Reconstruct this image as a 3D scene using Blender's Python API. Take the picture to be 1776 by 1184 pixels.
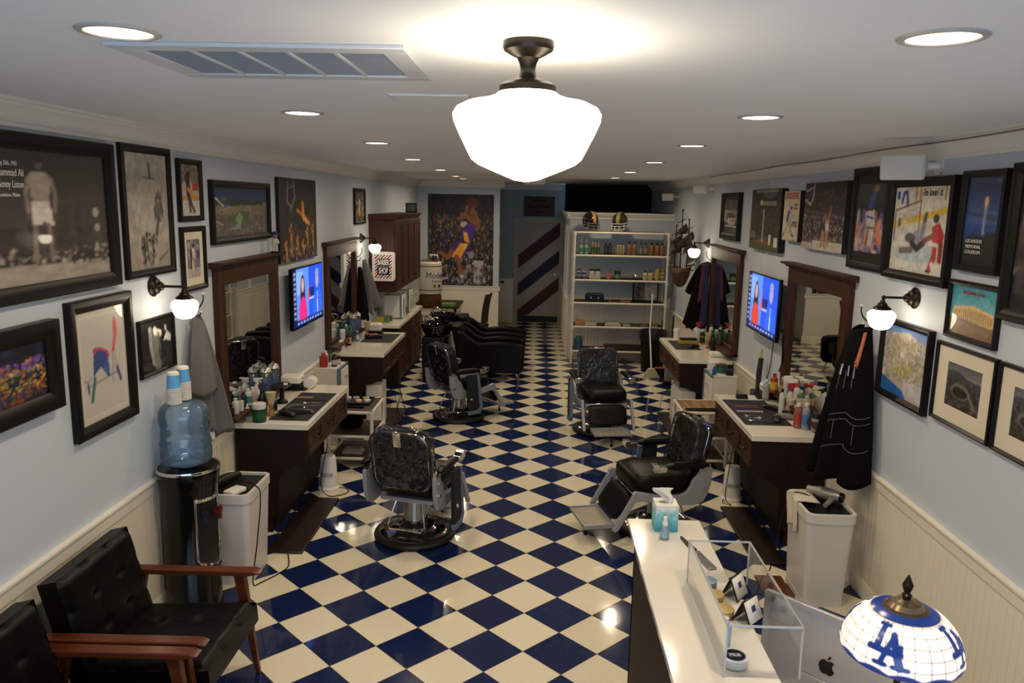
import bpy, math, random
import numpy as np
from mathutils import Vector, Matrix
PI = math.pi
random.seed(7)
S = bpy.context.scene
for o in list(bpy.data.objects): bpy.data.objects.remove(o)
# ---------------------------------------------------------------- camera
cam = bpy.data.cameras.new('camera'); camo = bpy.data.objects.new('camera', cam); S.collection.objects.link(camo)
cam.sensor_width = 36; cam.lens = 1349.4 * 36 / 1776; cam.clip_start = .05; cam.clip_end = 60
pit, yaw, rol = .1761, -.0300, .0198
fw = Vector((math.sin(yaw)*math.cos(pit), math.cos(yaw)*math.cos(pit), -math.sin(pit)))
rt = Vector((math.cos(yaw), -math.sin(yaw), 0)); up = rt.cross(fw)
r2 = rt*math.cos(rol) + up*math.sin(rol); u2 = up*math.cos(rol) - rt*math.sin(rol)
camo.matrix_world = Matrix(((r2.x, u2.x, -fw.x, -.190), (r2.y, u2.y, -fw.y, -5.658), (r2.z, u2.z, -fw.z, 2.570), (0, 0, 0, 1)))
S.camera = camo
# ---------------------------------------------------------------- world and exposure
w = bpy.data.worlds.new('sky'); S.world = w; w.use_nodes = True
bg = w.node_tree.nodes['Background']; bg.inputs[0].default_value = (.56, .73, 1.0, 1); bg.inputs[1].default_value = 4.2
S.view_settings.view_transform = 'Standard'; S.view_settings.look = 'None'; S.view_settings.gamma = 1
S.view_settings.exposure = 0.1
S.cycles.transparent_max_bounces = 24
# ---------------------------------------------------------------- helpers
def lin(c):
    if isinstance(c, str): c = tuple(int(c[i:i+2], 16)/255 for i in (0, 2, 4))
    return tuple((x/12.92 if x <= .04045 else ((x+.055)/1.055)**2.4) for x in c)
MATS = {}
def mat(name, col, rough=.5, metal=0, coat=0, trans=0, alpha=1, em=0, ior=1.45, vary=.0, scale=8, bump=0, spec=.5):
    if name in MATS: return MATS[name]
    m = bpy.data.materials.new(name); m.use_nodes = True; nt = m.node_tree; b = nt.nodes['Principled BSDF']
    c = (*lin(col), 1)
    b.inputs['Base Color'].default_value = c; b.inputs['Roughness'].default_value = rough; b.inputs['Metallic'].default_value = metal
    b.inputs['Coat Weight'].default_value = coat; b.inputs['Coat Roughness'].default_value = .05
    b.inputs['Transmission Weight'].default_value = trans; b.inputs['IOR'].default_value = ior; b.inputs['Alpha'].default_value = alpha
    b.inputs['Specular IOR Level'].default_value = spec
    if em: b.inputs['Emission Color'].default_value = c; b.inputs['Emission Strength'].default_value = em
    if vary or bump:
        tc = nt.nodes.new('ShaderNodeTexCoord'); n = nt.nodes.new('ShaderNodeTexNoise'); n.inputs['Scale'].default_value = scale; n.inputs['Detail'].default_value = 4
        nt.links.new(tc.outputs['Object'], n.inputs['Vector'])
        if vary:
            mx = nt.nodes.new('ShaderNodeMix'); mx.data_type = 'RGBA'
            mx.inputs[6].default_value = tuple(x*(1-vary) for x in c[:3]) + (1,); mx.inputs[7].default_value = tuple(min(1, x*(1+vary)) for x in c[:3]) + (1,)
            nt.links.new(n.outputs['Fac'], mx.inputs[0]); nt.links.new(mx.outputs[2], b.inputs['Base Color'])
        if bump:
            bp = nt.nodes.new('ShaderNodeBump'); bp.inputs['Strength'].default_value = bump; bp.inputs['Distance'].default_value = .01
            nt.links.new(n.outputs['Fac'], bp.inputs['Height']); nt.links.new(bp.outputs[0], b.inputs['Normal'])
    MATS[name] = m; return m
def wood(name, c1, c2, rough=.35, axis='Z', scale=3, coat=.2):
    if name in MATS: return MATS[name]
    m = bpy.data.materials.new(name); m.use_nodes = True; nt = m.node_tree; b = nt.nodes['Principled BSDF']
    tc = nt.nodes.new('ShaderNodeTexCoord'); mp = nt.nodes.new('ShaderNodeMapping'); n = nt.nodes.new('ShaderNodeTexNoise'); cr = nt.nodes.new('ShaderNodeValToRGB')
    mp.inputs['Scale'].default_value = {'X': (1, 12, 12), 'Y': (12, 1, 12), 'Z': (12, 12, 1)}[axis]
    n.inputs['Scale'].default_value = scale; n.inputs['Detail'].default_value = 6; n.inputs['Distortion'].default_value = .6
    nt.links.new(tc.outputs['Object'], mp.inputs[0]); nt.links.new(mp.outputs[0], n.inputs['Vector']); nt.links.new(n.outputs['Fac'], cr.inputs[0])
    cr.color_ramp.elements[0].position = .3; cr.color_ramp.elements[1].position = .7
    cr.color_ramp.elements[0].color = (*lin(c1), 1); cr.color_ramp.elements[1].color = (*lin(c2), 1)
    nt.links.new(cr.outputs[0], b.inputs['Base Color']); b.inputs['Roughness'].default_value = rough; b.inputs['Coat Weight'].default_value = coat
    b.inputs['Coat Roughness'].default_value = .2; b.inputs['Specular IOR Level'].default_value = .25
    MATS[name] = m; return m
def attrmat(name, em=0, rough=.5, coat=0):
    if name in MATS: return MATS[name]
    m = bpy.data.materials.new(name); m.use_nodes = True; nt = m.node_tree; b = nt.nodes['Principled BSDF']
    a = nt.nodes.new('ShaderNodeAttribute'); a.attribute_name = 'Col'
    nt.links.new(a.outputs['Color'], b.inputs['Base Color']); b.inputs['Roughness'].default_value = rough; b.inputs['Coat Weight'].default_value = coat; b.inputs['Coat Roughness'].default_value = .03
    if em: b.inputs['Base Color'].default_value = (0, 0, 0, 1); nt.links.new(a.outputs['Color'], b.inputs['Emission Color']); b.inputs['Emission Strength'].default_value = em
    MATS[name] = m; return m
def glassy(name, col, t=.85, rough=.03, tint=1, ior=1.45):
    """clear sheet or bottle plastic: transparent with a glossy coat, so light passes without caustics"""
    if name in MATS: return MATS[name]
    m = bpy.data.materials.new(name); m.use_nodes = True; nt = m.node_tree; out = nt.nodes['Material Output']
    b = nt.nodes['Principled BSDF']; b.inputs['Base Color'].default_value = (*lin(col), 1); b.inputs['Roughness'].default_value = rough
    tr = nt.nodes.new('ShaderNodeBsdfTransparent'); c = lin(col); tr.inputs[0].default_value = tuple(1-(1-x)*tint for x in c) + (1,)
    mx = nt.nodes.new('ShaderNodeMixShader'); mx.inputs[0].default_value = t
    gl = nt.nodes.new('ShaderNodeBsdfGlossy'); gl.inputs['Roughness'].default_value = rough; fr = nt.nodes.new('ShaderNodeFresnel'); fr.inputs[0].default_value = ior
    m2 = nt.nodes.new('ShaderNodeMixShader')
    nt.links.new(b.outputs[0], mx.inputs[1]); nt.links.new(tr.outputs[0], mx.inputs[2]); nt.links.new(fr.outputs[0], m2.inputs[0])
    nt.links.new(mx.outputs[0], m2.inputs[1]); nt.links.new(gl.outputs[0], m2.inputs[2]); nt.links.new(m2.outputs[0], out.inputs[0])
    MATS[name] = m; return m
class MB:
    """collects shapes into one mesh"""
    def __init__(s, xf=None): s.v = []; s.f = []; s.i = []; s.mi = 0; s.xf = xf
    def add(s, vs, fs, xf=None):
        o = len(s.v); X = xf if xf is not None else s.xf
        for v in vs:
            v = Vector(v); s.v.append(tuple(X @ v) if X is not None else tuple(v))
        for f in fs: s.f.append(tuple(o+k for k in f)); s.i.append(s.mi)
        return s
    def box(s, x0, y0, z0, x1, y1, z1, xf=None):
        x0, x1 = min(x0, x1), max(x0, x1); y0, y1 = min(y0, y1), max(y0, y1); z0, z1 = min(z0, z1), max(z0, z1)
        return s.add([(x0,y0,z0),(x1,y0,z0),(x1,y1,z0),(x0,y1,z0),(x0,y0,z1),(x1,y0,z1),(x1,y1,z1),(x0,y1,z1)],
            [(0,3,2,1),(4,5,6,7),(0,1,5,4),(1,2,6,5),(2,3,7,6),(3,0,4,7)], xf)
    def bc(s, cx, cy, cz, sx, sy, sz, xf=None): return s.box(cx-sx/2, cy-sy/2, cz-sz/2, cx+sx/2, cy+sy/2, cz+sz/2, xf)
    def lathe(s, prof, c=(0,0,0), n=20, xf=None, sx=1, sy=1):
        vs = []; fs = []; m = len(prof)
        for r, z in prof:
            for k in range(n):
                a = 2*PI*k/n; vs.append((c[0]+r*sx*math.cos(a), c[1]+r*sy*math.sin(a), c[2]+z))
        for j in range(m-1):
            for k in range(n):
                k2 = (k+1) % n; fs.append((j*n+k, j*n+k2, (j+1)*n+k2, (j+1)*n+k))
        if prof[0][0] > 1e-5: fs.append(tuple(range(n-1, -1, -1)))
        if prof[-1][0] > 1e-5: fs.append(tuple((m-1)*n+k for k in range(n)))
        return s.add(vs, fs, xf)
    def cyl(s, p0, p1, r0, r1=None, n=16, xf=None):
        p0 = Vector(p0); p1 = Vector(p1); d = p1-p0; q = Vector((0,0,1)).rotation_difference(d.normalized()).to_matrix().to_4x4()
        X = Matrix.Translation(p0) @ q
        base = xf if xf is not None else s.xf
        if base is not None: X = base @ X
        return s.lathe([(r0, 0), (r0 if r1 is None else r1, d.length)], n=n, xf=X)
    def tube(s, pts, r, n=8, xf=None, sub=0, flat=1):
        if sub: pts = spline(pts, sub)
        P = [Vector(p) for p in pts]; m = len(P); vs = []; fs = []
        rr = r if isinstance(r, (list, tuple)) else None
        t = (P[1]-P[0]).normalized(); a = t.orthogonal().normalized()
        for j, p in enumerate(P):
            t2 = (P[min(j+1, m-1)]-P[max(j-1, 0)])
            if t2.length < 1e-9: t2 = t
            t2.normalize(); a = (a - t2*a.dot(t2))
            if a.length < 1e-6: a = t2.orthogonal()
            a.normalize(); b = t2.cross(a)
            R = (rr[min(len(rr)-1, int(j*len(rr)/m))] if rr else r)
            for k in range(n):
                an = 2*PI*k/n; vs.append(p + a*math.cos(an)*R + b*math.sin(an)*R*flat)
        for j in range(m-1):
            for k in range(n): fs.append((j*n+k, j*n+(k+1)%n, (j+1)*n+(k+1)%n, (j+1)*n+k))
        fs.append(tuple(range(n-1, -1, -1))); fs.append(tuple((m-1)*n+k for k in range(n)))
        return s.add(vs, fs, xf)
    def prism(s, poly, a, b, axis='Y', xf=None):
        """poly in the plane across the axis: Y -> (x,z); X -> (y,z); Z -> (x,y)"""
        n = len(poly)
        g = {'Y': lambda p, t: (p[0], t, p[1]), 'X': lambda p, t: (t, p[0], p[1]), 'Z': lambda p, t: (p[0], p[1], t)}[axis]
        vs = [g(p, a) for p in poly] + [g(p, b) for p in poly]
        fs = [tuple(range(n-1, -1, -1)), tuple(range(n, 2*n))] + [(k, (k+1)%n, n+(k+1)%n, n+k) for k in range(n)]
        return s.add(vs, fs, xf)
    def ball(s, c, r, sx=1, sy=1, sz=1, n=14, m=9, xf=None):
        return s.lathe([(max(1e-6, r*math.sin(PI*j/m))*1.0, -r*sz*math.cos(PI*j/m)) for j in range(m+1)], c, n, xf, sx, sy)
    def surf(s, fn, nu, nv, xf=None, close=False):
        vs = [fn(i/nu, j/nv) for j in range(nv+1) for i in range(nu+1)]
        fs = [(j*(nu+1)+i, j*(nu+1)+i+1, (j+1)*(nu+1)+i+1, (j+1)*(nu+1)+i) for j in range(nv) for i in range(nu)]
        return s.add(vs, fs, xf)
    def build(s, name, m, parent=None, bev=0, loc=None, rot=None, smooth=35, seg=2, thick=0, sub=0):
        me = bpy.data.meshes.new(name); me.from_pydata(s.v, [], s.f)
        ms = m if isinstance(m, (list, tuple)) else [m]
        for x in ms: me.materials.append(x)
        if len(ms) > 1: me.polygons.foreach_set('material_index', s.i)
        me.polygons.foreach_set('use_smooth', [True]*len(me.polygons)); me.update()
        try: me.set_sharp_from_angle(angle=math.radians(smooth))
        except Exception: pass
        import bmesh
        bm = bmesh.new(); bm.from_mesh(me); bmesh.ops.recalc_face_normals(bm, faces=bm.faces); bm.to_mesh(me); bm.free()
        o = bpy.data.objects.new(name, me); S.collection.objects.link(o)
        if parent: o.parent = parent
        if loc: o.location = loc
        if rot: o.rotation_euler = rot
        if thick: q = o.modifiers.new('thick', 'SOLIDIFY'); q.thickness = thick; q.offset = 0
        if bev: q = o.modifiers.new('bevel', 'BEVEL'); q.width = bev; q.segments = seg; q.limit_method = 'ANGLE'; q.angle_limit = math.radians(40)
        if sub: q = o.modifiers.new('sub', 'SUBSURF'); q.levels = sub; q.render_levels = sub
        return o
def spline(pts, k=6):
    P = [Vector(p) for p in pts]; out = []
    for i in range(len(P)-1):
        a = P[max(i-1, 0)]; b = P[i]; c = P[i+1]; d = P[min(i+2, len(P)-1)]
        for j in range(k):
            t = j/k; out.append(.5*((2*b)+(c-a)*t+(2*a-5*b+4*c-d)*t*t+(3*b-a-3*c+d)*t**3))
    out.append(P[-1]); return out
def rrect(w, h, r, n=5, cx=0, cy=0):
    out = []
    for sx, sy, a0 in ((1,1,0), (-1,1,90), (-1,-1,180), (1,-1,270)):
        for k in range(n+1):
            a = math.radians(a0+90*k/n); out.append((cx+sx*(w/2-r)+r*math.cos(a), cy+sy*(h/2-r)+r*math.sin(a)))
    return out
def RZ(a): return Matrix.Rotation(a, 4, 'Z')
def TR(*v): return Matrix.Translation(v)
def thing(name, label, cat, loc=(0,0,0), rz=0, group=None):
    o = bpy.data.objects.new(name, None); S.collection.objects.link(o); o.empty_display_size = .1
    o.location = loc; o.rotation_euler = (0, 0, rz); o['label'] = label; o['category'] = cat
    if group: o['group'] = group
    return o
def tag(o, label, cat, group=None, kind=None):
    o['label'] = label; o['category'] = cat
    if group: o['group'] = group
    if kind: o['kind'] = kind
    return o
def struct(o): o['kind'] = 'structure'; return o
def dup(root, label, loc, rz=None, group=None):
    r = root.copy(); S.collection.objects.link(r); r.location = loc; r['label'] = label
    if rz is not None: r.rotation_euler = (0, 0, rz)
    if group: r['group'] = group
    for ch in list(root.children):
        c = ch.copy(); S.collection.objects.link(c); c.parent = r
        for g in list(ch.children):
            d = g.copy(); S.collection.objects.link(d); d.parent = c
    return r
def text(body, h, m, parent, loc, rot=(PI/2,0,0), ext=.001, width=None, name='lettering', bend=None, align='CENTER', bold=0, shear=0):
    """raised lettering as a mesh; width squeezes it to fit; bend = cylinder radius to wrap it on"""
    cu = bpy.data.curves.new('txt', 'FONT'); cu.body = body; cu.size = h*1.38; cu.extrude = ext; cu.align_x = align; cu.align_y = 'CENTER'; cu.offset = bold; cu.shear = shear; cu.resolution_u = 3
    o = bpy.data.objects.new('txt', cu); S.collection.objects.link(o); dg = bpy.context.evaluated_depsgraph_get()
    me = bpy.data.meshes.new_from_object(o.evaluated_get(dg)); bpy.data.objects.remove(o); bpy.data.curves.remove(cu)
    if width and len(me.vertices):
        xs = [v.co.x for v in me.vertices]; k = width/max(1e-6, max(xs)-min(xs))
        for v in me.vertices: v.co.x *= k
    if bend:
        for v in me.vertices:
            a = v.co.x/bend; R = bend+v.co.z; v.co = Vector((R*math.sin(a), v.co.y, R*math.cos(a)-bend))
    me.materials.clear(); me.materials.append(m); me.name = name
    q = bpy.data.objects.new(name, me); S.collection.objects.link(q); q.parent = parent; q.location = loc; q.rotation_euler = rot
    return q
# ------------ painted prints: a small numpy raster turned into a coloured grid mesh
class Cv:
    def __init__(s, nx, ny, bg, seed=0):
        s.nx, s.ny = nx, ny; s.a = np.zeros((ny, nx, 3)); s.a[:] = s.c(bg); s.r = np.random.RandomState(seed+1)
        s.X, s.Y = np.meshgrid((np.arange(nx)+.5)/nx, (np.arange(ny)+.5)/ny)
    def c(s, c): return np.array([int(c[i:i+2], 16)/255 for i in (0, 2, 4)])
    def put(s, m, c, k=1): m = (m*k)[..., None]; s.a = s.a*(1-m)+s.c(c)*m; return s
    def grad(s, c0, c1, y0=0, y1=1):
        t = np.clip((s.Y-y0)/(y1-y0), 0, 1)[..., None]; m = ((s.Y >= y0)&(s.Y <= y1))[..., None]
        s.a = np.where(m, s.c(c0)*(1-t)+s.c(c1)*t, s.a); return s
    def el(s, x, y, rx, ry, c, k=1, rot=0):
        dx, dy = s.X-x, s.Y-y; ca, sa = math.cos(rot), math.sin(rot)
        d = ((dx*ca+dy*sa)/rx)**2+((dy*ca-dx*sa)/ry)**2; return s.put(np.clip((1.15-d)/.3, 0, 1), c, k)
    def re(s, x0, y0, x1, y1, c, k=1): return s.put(((s.X >= x0)&(s.X <= x1)&(s.Y >= y0)&(s.Y <= y1))*1., c, k)
    def ln(s, pts, wd, c, k=1):
        asp = s.ny/s.nx; m = np.zeros_like(s.X)
        for (x0, y0), (x1, y1) in zip(pts[:-1], pts[1:]):
            dx, dy = x1-x0, (y1-y0)*asp; L = dx*dx+dy*dy+1e-9
            t = np.clip(((s.X-x0)*dx+(s.Y-y0)*asp*dy)/L, 0, 1); d = np.hypot(s.X-x0-t*dx, (s.Y-y0)*asp-t*dy)
            m = np.maximum(m, np.clip((wd-d)*s.nx+.5, 0, 1))
        return s.put(m, c, k)
    def po(s, pts, c, k=1):
        m = np.zeros(s.X.shape, bool); n = len(pts); j = n-1
        for i in range(n):
            xi, yi = pts[i]; xj, yj = pts[j]
            m ^= ((yi > s.Y) != (yj > s.Y)) & (s.X < (xj-xi)*(s.Y-yi)/((yj-yi) or 1e-9)+xi); j = i
        return s.put(m*1., c, k)
    def sp(s, x0, y0, x1, y1, cols, n, r, k=.8, asp=1.3):
        """crowd or foliage: n small blobs"""
        for _ in range(n):
            s.el(s.r.uniform(x0, x1), s.r.uniform(y0, y1), r*s.r.uniform(.5, 1.2), r*asp*s.r.uniform(.5, 1.3), cols[s.r.randint(len(cols))], k)
        return s
    def noise(s, amt): s.a = np.clip(s.a*(1+amt*(s.r.rand(s.ny, s.nx, 1)-.5)), 0, 1); return s
    def mesh(s, name, w, h, m, parent, loc=(0,0,0), fn=None, grain=1):
        """grid w x h facing -y, centred at loc; cells take the painted colours"""
        r = np.random.RandomState(s.nx*7+s.ny); tot = np.ones((s.ny, s.nx))
        for q, am in ((6, .04), (14, .07), (30, .08)):     # grain of the photographic print
            g0 = r.rand(q+2, q+2)-.5; ix = s.X*q; iy = s.Y*q; i0 = ix.astype(int); j0 = iy.astype(int); fx = ix-i0; fy = iy-j0
            tot += 2*am*((g0[j0, i0]*(1-fx)+g0[j0, i0+1]*fx)*(1-fy)+(g0[j0+1, i0]*(1-fx)+g0[j0+1, i0+1]*fx)*fy)
        if grain: s.a = np.clip(s.a*tot[..., None], 0, 1)
        nx, ny = s.nx, s.ny; xs = np.linspace(-w/2, w/2, nx+1); zs = np.linspace(-h/2, h/2, ny+1)
        gx, gz = np.meshgrid(xs, zs); co = np.stack([gx, np.zeros_like(gx), gz], -1).reshape(-1, 3)
        if fn: co = np.array([fn(*p) for p in co])
        i, j = np.meshgrid(np.arange(nx), np.arange(ny)); b = (j*(nx+1)+i).ravel()
        fc = np.stack([b, b+1, b+nx+2, b+nx+1], -1)
        me = bpy.data.meshes.new(name); me.vertices.add(len(co)); me.vertices.foreach_set('co', co.ravel())
        me.loops.add(fc.size); me.loops.foreach_set('vertex_index', fc.ravel().astype(np.int32)); me.polygons.add(len(fc))
        me.polygons.foreach_set('loop_start', np.arange(0, fc.size, 4, dtype=np.int32)); me.update(calc_edges=True)
        a = s.a.copy(); a = np.where(a <= .04045, a/12.92, ((a+.055)/1.055)**2.4)
        pad = np.pad(a, ((1,1),(1,1),(0,0)), 'edge'); vc = (pad[:-1,:-1]+pad[1:,:-1]+pad[:-1,1:]+pad[1:,1:])/4
        at = me.color_attributes.new('Col', 'FLOAT_COLOR', 'POINT'); at.data.foreach_set('color', np.concatenate([vc, np.ones((*vc.shape[:2], 1))], -1).ravel())
        me.materials.append(m); me.polygons.foreach_set('use_smooth', [True]*len(me.polygons))
        o = bpy.data.objects.new(name, me); S.collection.objects.link(o); o.parent = parent; o.location = loc; return o
# ---------------------------------------------------------------- materials used all over
WHITE = mat('white_paint', 'D8D4C8', .45); CREAM = mat('cream_trim_paint', 'E2DCCC', .4); BLACKW = mat('black_frame_wood', '0D0B09', .4, vary=.2, spec=.3)
LEATHER = mat('black_leather', '040403', .38, bump=.15, scale=60, vary=.3, spec=.2); CHROME = mat('chrome', 'D9D6D0', .12, metal=1); GREYM = mat('cast_grey_metal', '9A9DA2', .38, metal=.35)
BRONZE = mat('dark_bronze', '2E2822', .35, metal=.8); WALNUT = wood('walnut_stain', '2C160C', '482714', .5, coat=0); WALNUTX = wood('walnut_stain_long', '2C160C', '482714', .5, 'X', coat=0)
DARKW = wood('dark_walnut_panel', '120804', '200D06', .6, coat=0); BLACKP = mat('black_plastic', '060606', .42, spec=.35); WHITEP = mat('white_plastic', 'DDD9D0', .35); QUARTZ = mat('white_quartz', 'E0DACA', .16, coat=.4, vary=.03, scale=40)
PRINT = attrmat('print_behind_glass', rough=.5, coat=.6); CANVAS = attrmat('canvas_print', rough=.6); MATB = mat('cream_mount_board', 'CFC6B0', .8); RUBBER = mat('black_rubber_mat', '191817', .7)
GLOBE = mat('opal_glass_lit', 'FFEED2', .3, em=12); MIRROR = mat('mirror_silver', 'D8DCDA', .01, metal=1); CLEAR = glassy('clear_plastic', 'F2F4F4', .93); STEEL = mat('brushed_steel', 'A8A6A2', .3, metal=1)
# ================================================================ THE ROOM
XL, XR, ZC, YF, YB = -2.5, 2.065, 2.97, -7.6, 9.5
WALLP = mat('pale_blue_wall_paint', 'BFC8D1', .5, vary=.02, scale=2)
m = mat('ceiling_paint', 'EEEFF1', .6)
struct(MB().box(XL-.1, YF-.1, ZC, XR+.1, 12.2, ZC+.1).build('ceiling', m))
def floor_mat():
    m = bpy.data.materials.new('vinyl_tile_checker'); m.use_nodes = True; nt = m.node_tree; N = nt.nodes; L = nt.links; b = N['Principled BSDF']
    tc = N.new('ShaderNodeTexCoord'); sx = N.new('ShaderNodeSeparateXYZ'); L.new(tc.outputs['Object'], sx.inputs[0])
    def ma(op, a, c=None):
        n = N.new('ShaderNodeMath'); n.operation = op
        for k, v in enumerate((a, c)):
            if v is None: continue
            if isinstance(v, (int, float)): n.inputs[k].default_value = v
            else: L.new(v, n.inputs[k])
        return n.outputs[0]
    D = .431
    u = ma('DIVIDE', ma('ADD', sx.outputs[0], sx.outputs[1]), D); v = ma('DIVIDE', ma('SUBTRACT', sx.outputs[1], sx.outputs[0]), D)
    par = ma('MODULO', ma('ADD', ma('ADD', ma('FLOOR', u), ma('FLOOR', v)), 400), 2)
    fu = ma('FRACT', u); fv = ma('FRACT', v)
    eu = ma('MINIMUM', fu, ma('SUBTRACT', 1, fu)); ev = ma('MINIMUM', fv, ma('SUBTRACT', 1, fv)); seam = ma('LESS_THAN', ma('MINIMUM', eu, ev), .006)
    nz = N.new('ShaderNodeTexNoise'); nz.inputs['Scale'].default_value = 45; nz.inputs['Detail'].default_value = 5; L.new(tc.outputs['Object'], nz.inputs['Vector'])
    cell = N.new('ShaderNodeCombineXYZ'); L.new(ma('FLOOR', u), cell.inputs[0]); L.new(ma('FLOOR', v), cell.inputs[1])
    wn = N.new('ShaderNodeTexWhiteNoise'); L.new(cell.outputs[0], wn.inputs['Vector'])
    f = ma('ADD', ma('MULTIPLY', nz.outputs['Fac'], .6), ma('MULTIPLY', wn.outputs['Value'], .4))
    def ramp(c0, c1):
        r = N.new('ShaderNodeMix'); r.data_type = 'RGBA'; r.inputs[6].default_value = (*lin(c0), 1); r.inputs[7].default_value = (*lin(c1), 1); L.new(f, r.inputs[0]); return r.outputs[2]
    mx = N.new('ShaderNodeMix'); mx.data_type = 'RGBA'; L.new(par, mx.inputs[0]); L.new(ramp('0F1B40', '1A2955'), mx.inputs[6]); L.new(ramp('D2CAB0', 'E2DAC2'), mx.inputs[7])
    m2 = N.new('ShaderNodeMix'); m2.data_type = 'RGBA'; L.new(seam, m2.inputs[0]); L.new(mx.outputs[2], m2.inputs[6]); m2.inputs[7].default_value = (*lin('5A5346'), 1)
    L.new(m2.outputs[2], b.inputs['Base Color'])
    n2 = N.new('ShaderNodeTexNoise'); n2.inputs['Scale'].default_value = 2.5; L.new(tc.outputs['Object'], n2.inputs['Vector'])
    L.new(ma('ADD', ma('MULTIPLY', n2.outputs['Fac'], .08), .04), b.inputs['Roughness'])
    bp = N.new('ShaderNodeBump'); bp.inputs['Strength'].default_value = .04; bp.inputs['Distance'].default_value = .01; n3 = N.new('ShaderNodeTexNoise'); n3.inputs['Scale'].default_value = 9
    L.new(tc.outputs['Object'], n3.inputs['Vector']); L.new(n3.outputs['Fac'], bp.inputs['Height']); L.new(bp.outputs[0], b.inputs['Normal'])
    return m
struct(MB().box(XL-.1, YF-.1, -.1, XR+.1, 12.2, 0).build('floor', floor_mat()))
struct(MB().box(XL-.12, YF-.1, 0, XL, YB+.1, ZC).build('wall_left', WALLP))
struct(MB().box(XR, YF-.1, 0, XR+.12, 12.2, ZC).build('wall_right', WALLP))
struct(MB().box(XL, YB, 0, -.93, YB+.12, ZC).build('wall_back', WALLP))
HALL = mat('hall_wall_paint', '94A0A4', .6)
struct(MB().box(-1.25, 11.3, 0, .5, 11.42, ZC).build('wall_hall_end', HALL))
struct(MB().box(-1.15, YB+.12, 0, -1.03, 11.3, ZC).build('wall_hall_left', HALL))
# street front behind the camera: brick pier, sill and a wide shop window
struct(MB().box(XL, YF-.1, 0, XR, YF, .5).box(XL, YF-.1, 2.6, XR, YF, ZC).box(XL, YF-.1, .5, XL+.25, YF, 2.6).box(XR-.25, YF-.1, .5, XR, YF, 2.6).build('wall_front', WALLP))
wf = struct(MB().box(XL+.25, YF-.08, .5, XR-.25, YF-.02, .56).box(XL+.25, YF-.08, 2.54, XR-.25, YF-.02, 2.6).box(XL+.25, YF-.08, .5, XL+.31, YF-.02, 2.6).box(XR-.31, YF-.08, .5, XR-.25, YF-.02, 2.6).box(-.25, YF-.08, .5, -.19, YF-.02, 2.6).build('window_1', BLACKW, bev=.004))
MB().box(XL+.3, YF-.055, .55, XR-.3, YF-.045, 2.55).build('window_pane', glassy('window_glass', 'FFFFFF', .98), wf)
# closet that fills the right rear corner, crown on top, unlit void over it lined near black as painted shade
CX0, CY, CZ = .345, 7.45, 2.42
struct(MB().box(CX0, CY, 0, CX0+.1, 11.3, CZ).box(CX0+.1, CY, 0, XR, CY+.1, CZ).build('wall_closet', mat('closet_paint', 'ACB7BC', .55)))
struct(MB().box(CX0, CY, CZ, XR, 11.3, CZ+.03).build('ceiling_closet', mat('closet_top_shade', '14161A', .9)))  # near black colour puts the void's shade onto the closet top
struct(MB().box(CX0+.0, 10.2, CZ+.03, XR, 10.3, ZC).build('wall_void_shade', mat('void_shade', '0D0E10', .9)))  # added wall closing the void, its shade painted as near black
prof = [(0, 0), (.012, 0), (.014, .03), (.03, .045), (.045, .07), (.06, .09), (.06, .11), (0, .11)]
g = MB()
g.prism([(CY-a, CZ-.09+b) for a, b in prof], CX0-.05, XR, 'X'); g.prism([(CX0-a, CZ-.09+b) for a, b in prof], CY-.05, 11.3, 'Y')
struct(g.build('trim_3', CREAM))
# crown moulding round the ceiling
CROWN = mat('crown_paint', 'E2DFD6', .5)
cp = [(0, -.115), (.012, -.115), (.014, -.098), (.024, -.09), (.034, -.07), (.055, -.045), (.078, -.03), (.082, -.018), (.095, -.014), (.095, 0), (0, 0)]
struct(MB().prism([(XL+a, ZC+b) for a, b in cp], YF, YB, 'Y').build('trim_1', CROWN))
struct(MB().prism([(XR-a, ZC+b) for a, b in cp], YF, 10.2, 'Y').build('trim_2', CROWN))
g = MB().prism([(YB-a, ZC+b) for a, b in cp], XL, -.84, 'X'); g.prism([(11.3-a, ZC+b) for a, b in cp], -1.03, CX0, 'X')
struct(g.build('trim_4', CROWN))
# beadboard wainscot: grooved boards, cap rail and baseboard
BEAD = mat('beadboard_paint', 'E2DBC8', .45)
def beads(L, h, mb, X):
    """boards along local x from 0 to L, face at y=-.012, groove every 6 cm"""
    x = 0; pr = [(0, 0), (0, -.012)]
    while x < L-.06:
        x += .06; pr += [(x-.005, -.012), (x-.002, -.006), (x, -.012)]
    pr += [(L, -.012), (L, 0)]
    vs = [(a, b, 0) for a, b in pr]+[(a, b, h) for a, b in pr]; n = len(pr)
    mb.add(vs, [(k, k+1, n+k+1, n+k) for k in range(n-1)], X)
def rail(mb, L, h, X):
    mb.prism([(0, h), (-.035, h), (-.035, h-.012), (-.024, h-.022), (-.02, h-.085), (-.012, h-.09), (0, h-.09)], 0, L, 'X', X)
def base(mb, L, X): mb.prism([(0, 0), (-.02, 0), (-.02, .11), (-.012, .125), (0, .125)], 0, L, 'X', X)
WH = .875
for side, X, L, k in (('left', TR(XL, YF, 0) @ RZ(PI/2), YB-YF, 5), ('right', TR(XR, CY, 0) @ RZ(-PI/2), CY-YF, 6)):
    g = MB(); beads(L, WH-.05, g, X); struct(g.build('wainscot_'+side, BEAD, smooth=10))['kind'] = 'structure'
    g = MB(); rail(g, L, WH, X); struct(g.build('trim_%d' % k, CREAM))
    g = MB(); base(g, L, X); struct(g.build('baseboard_'+side, CREAM))
g = MB(); rail(g, 1.6, .955, TR(XL, YB, 0)); struct(g.build('trim_7', CREAM))
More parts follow.
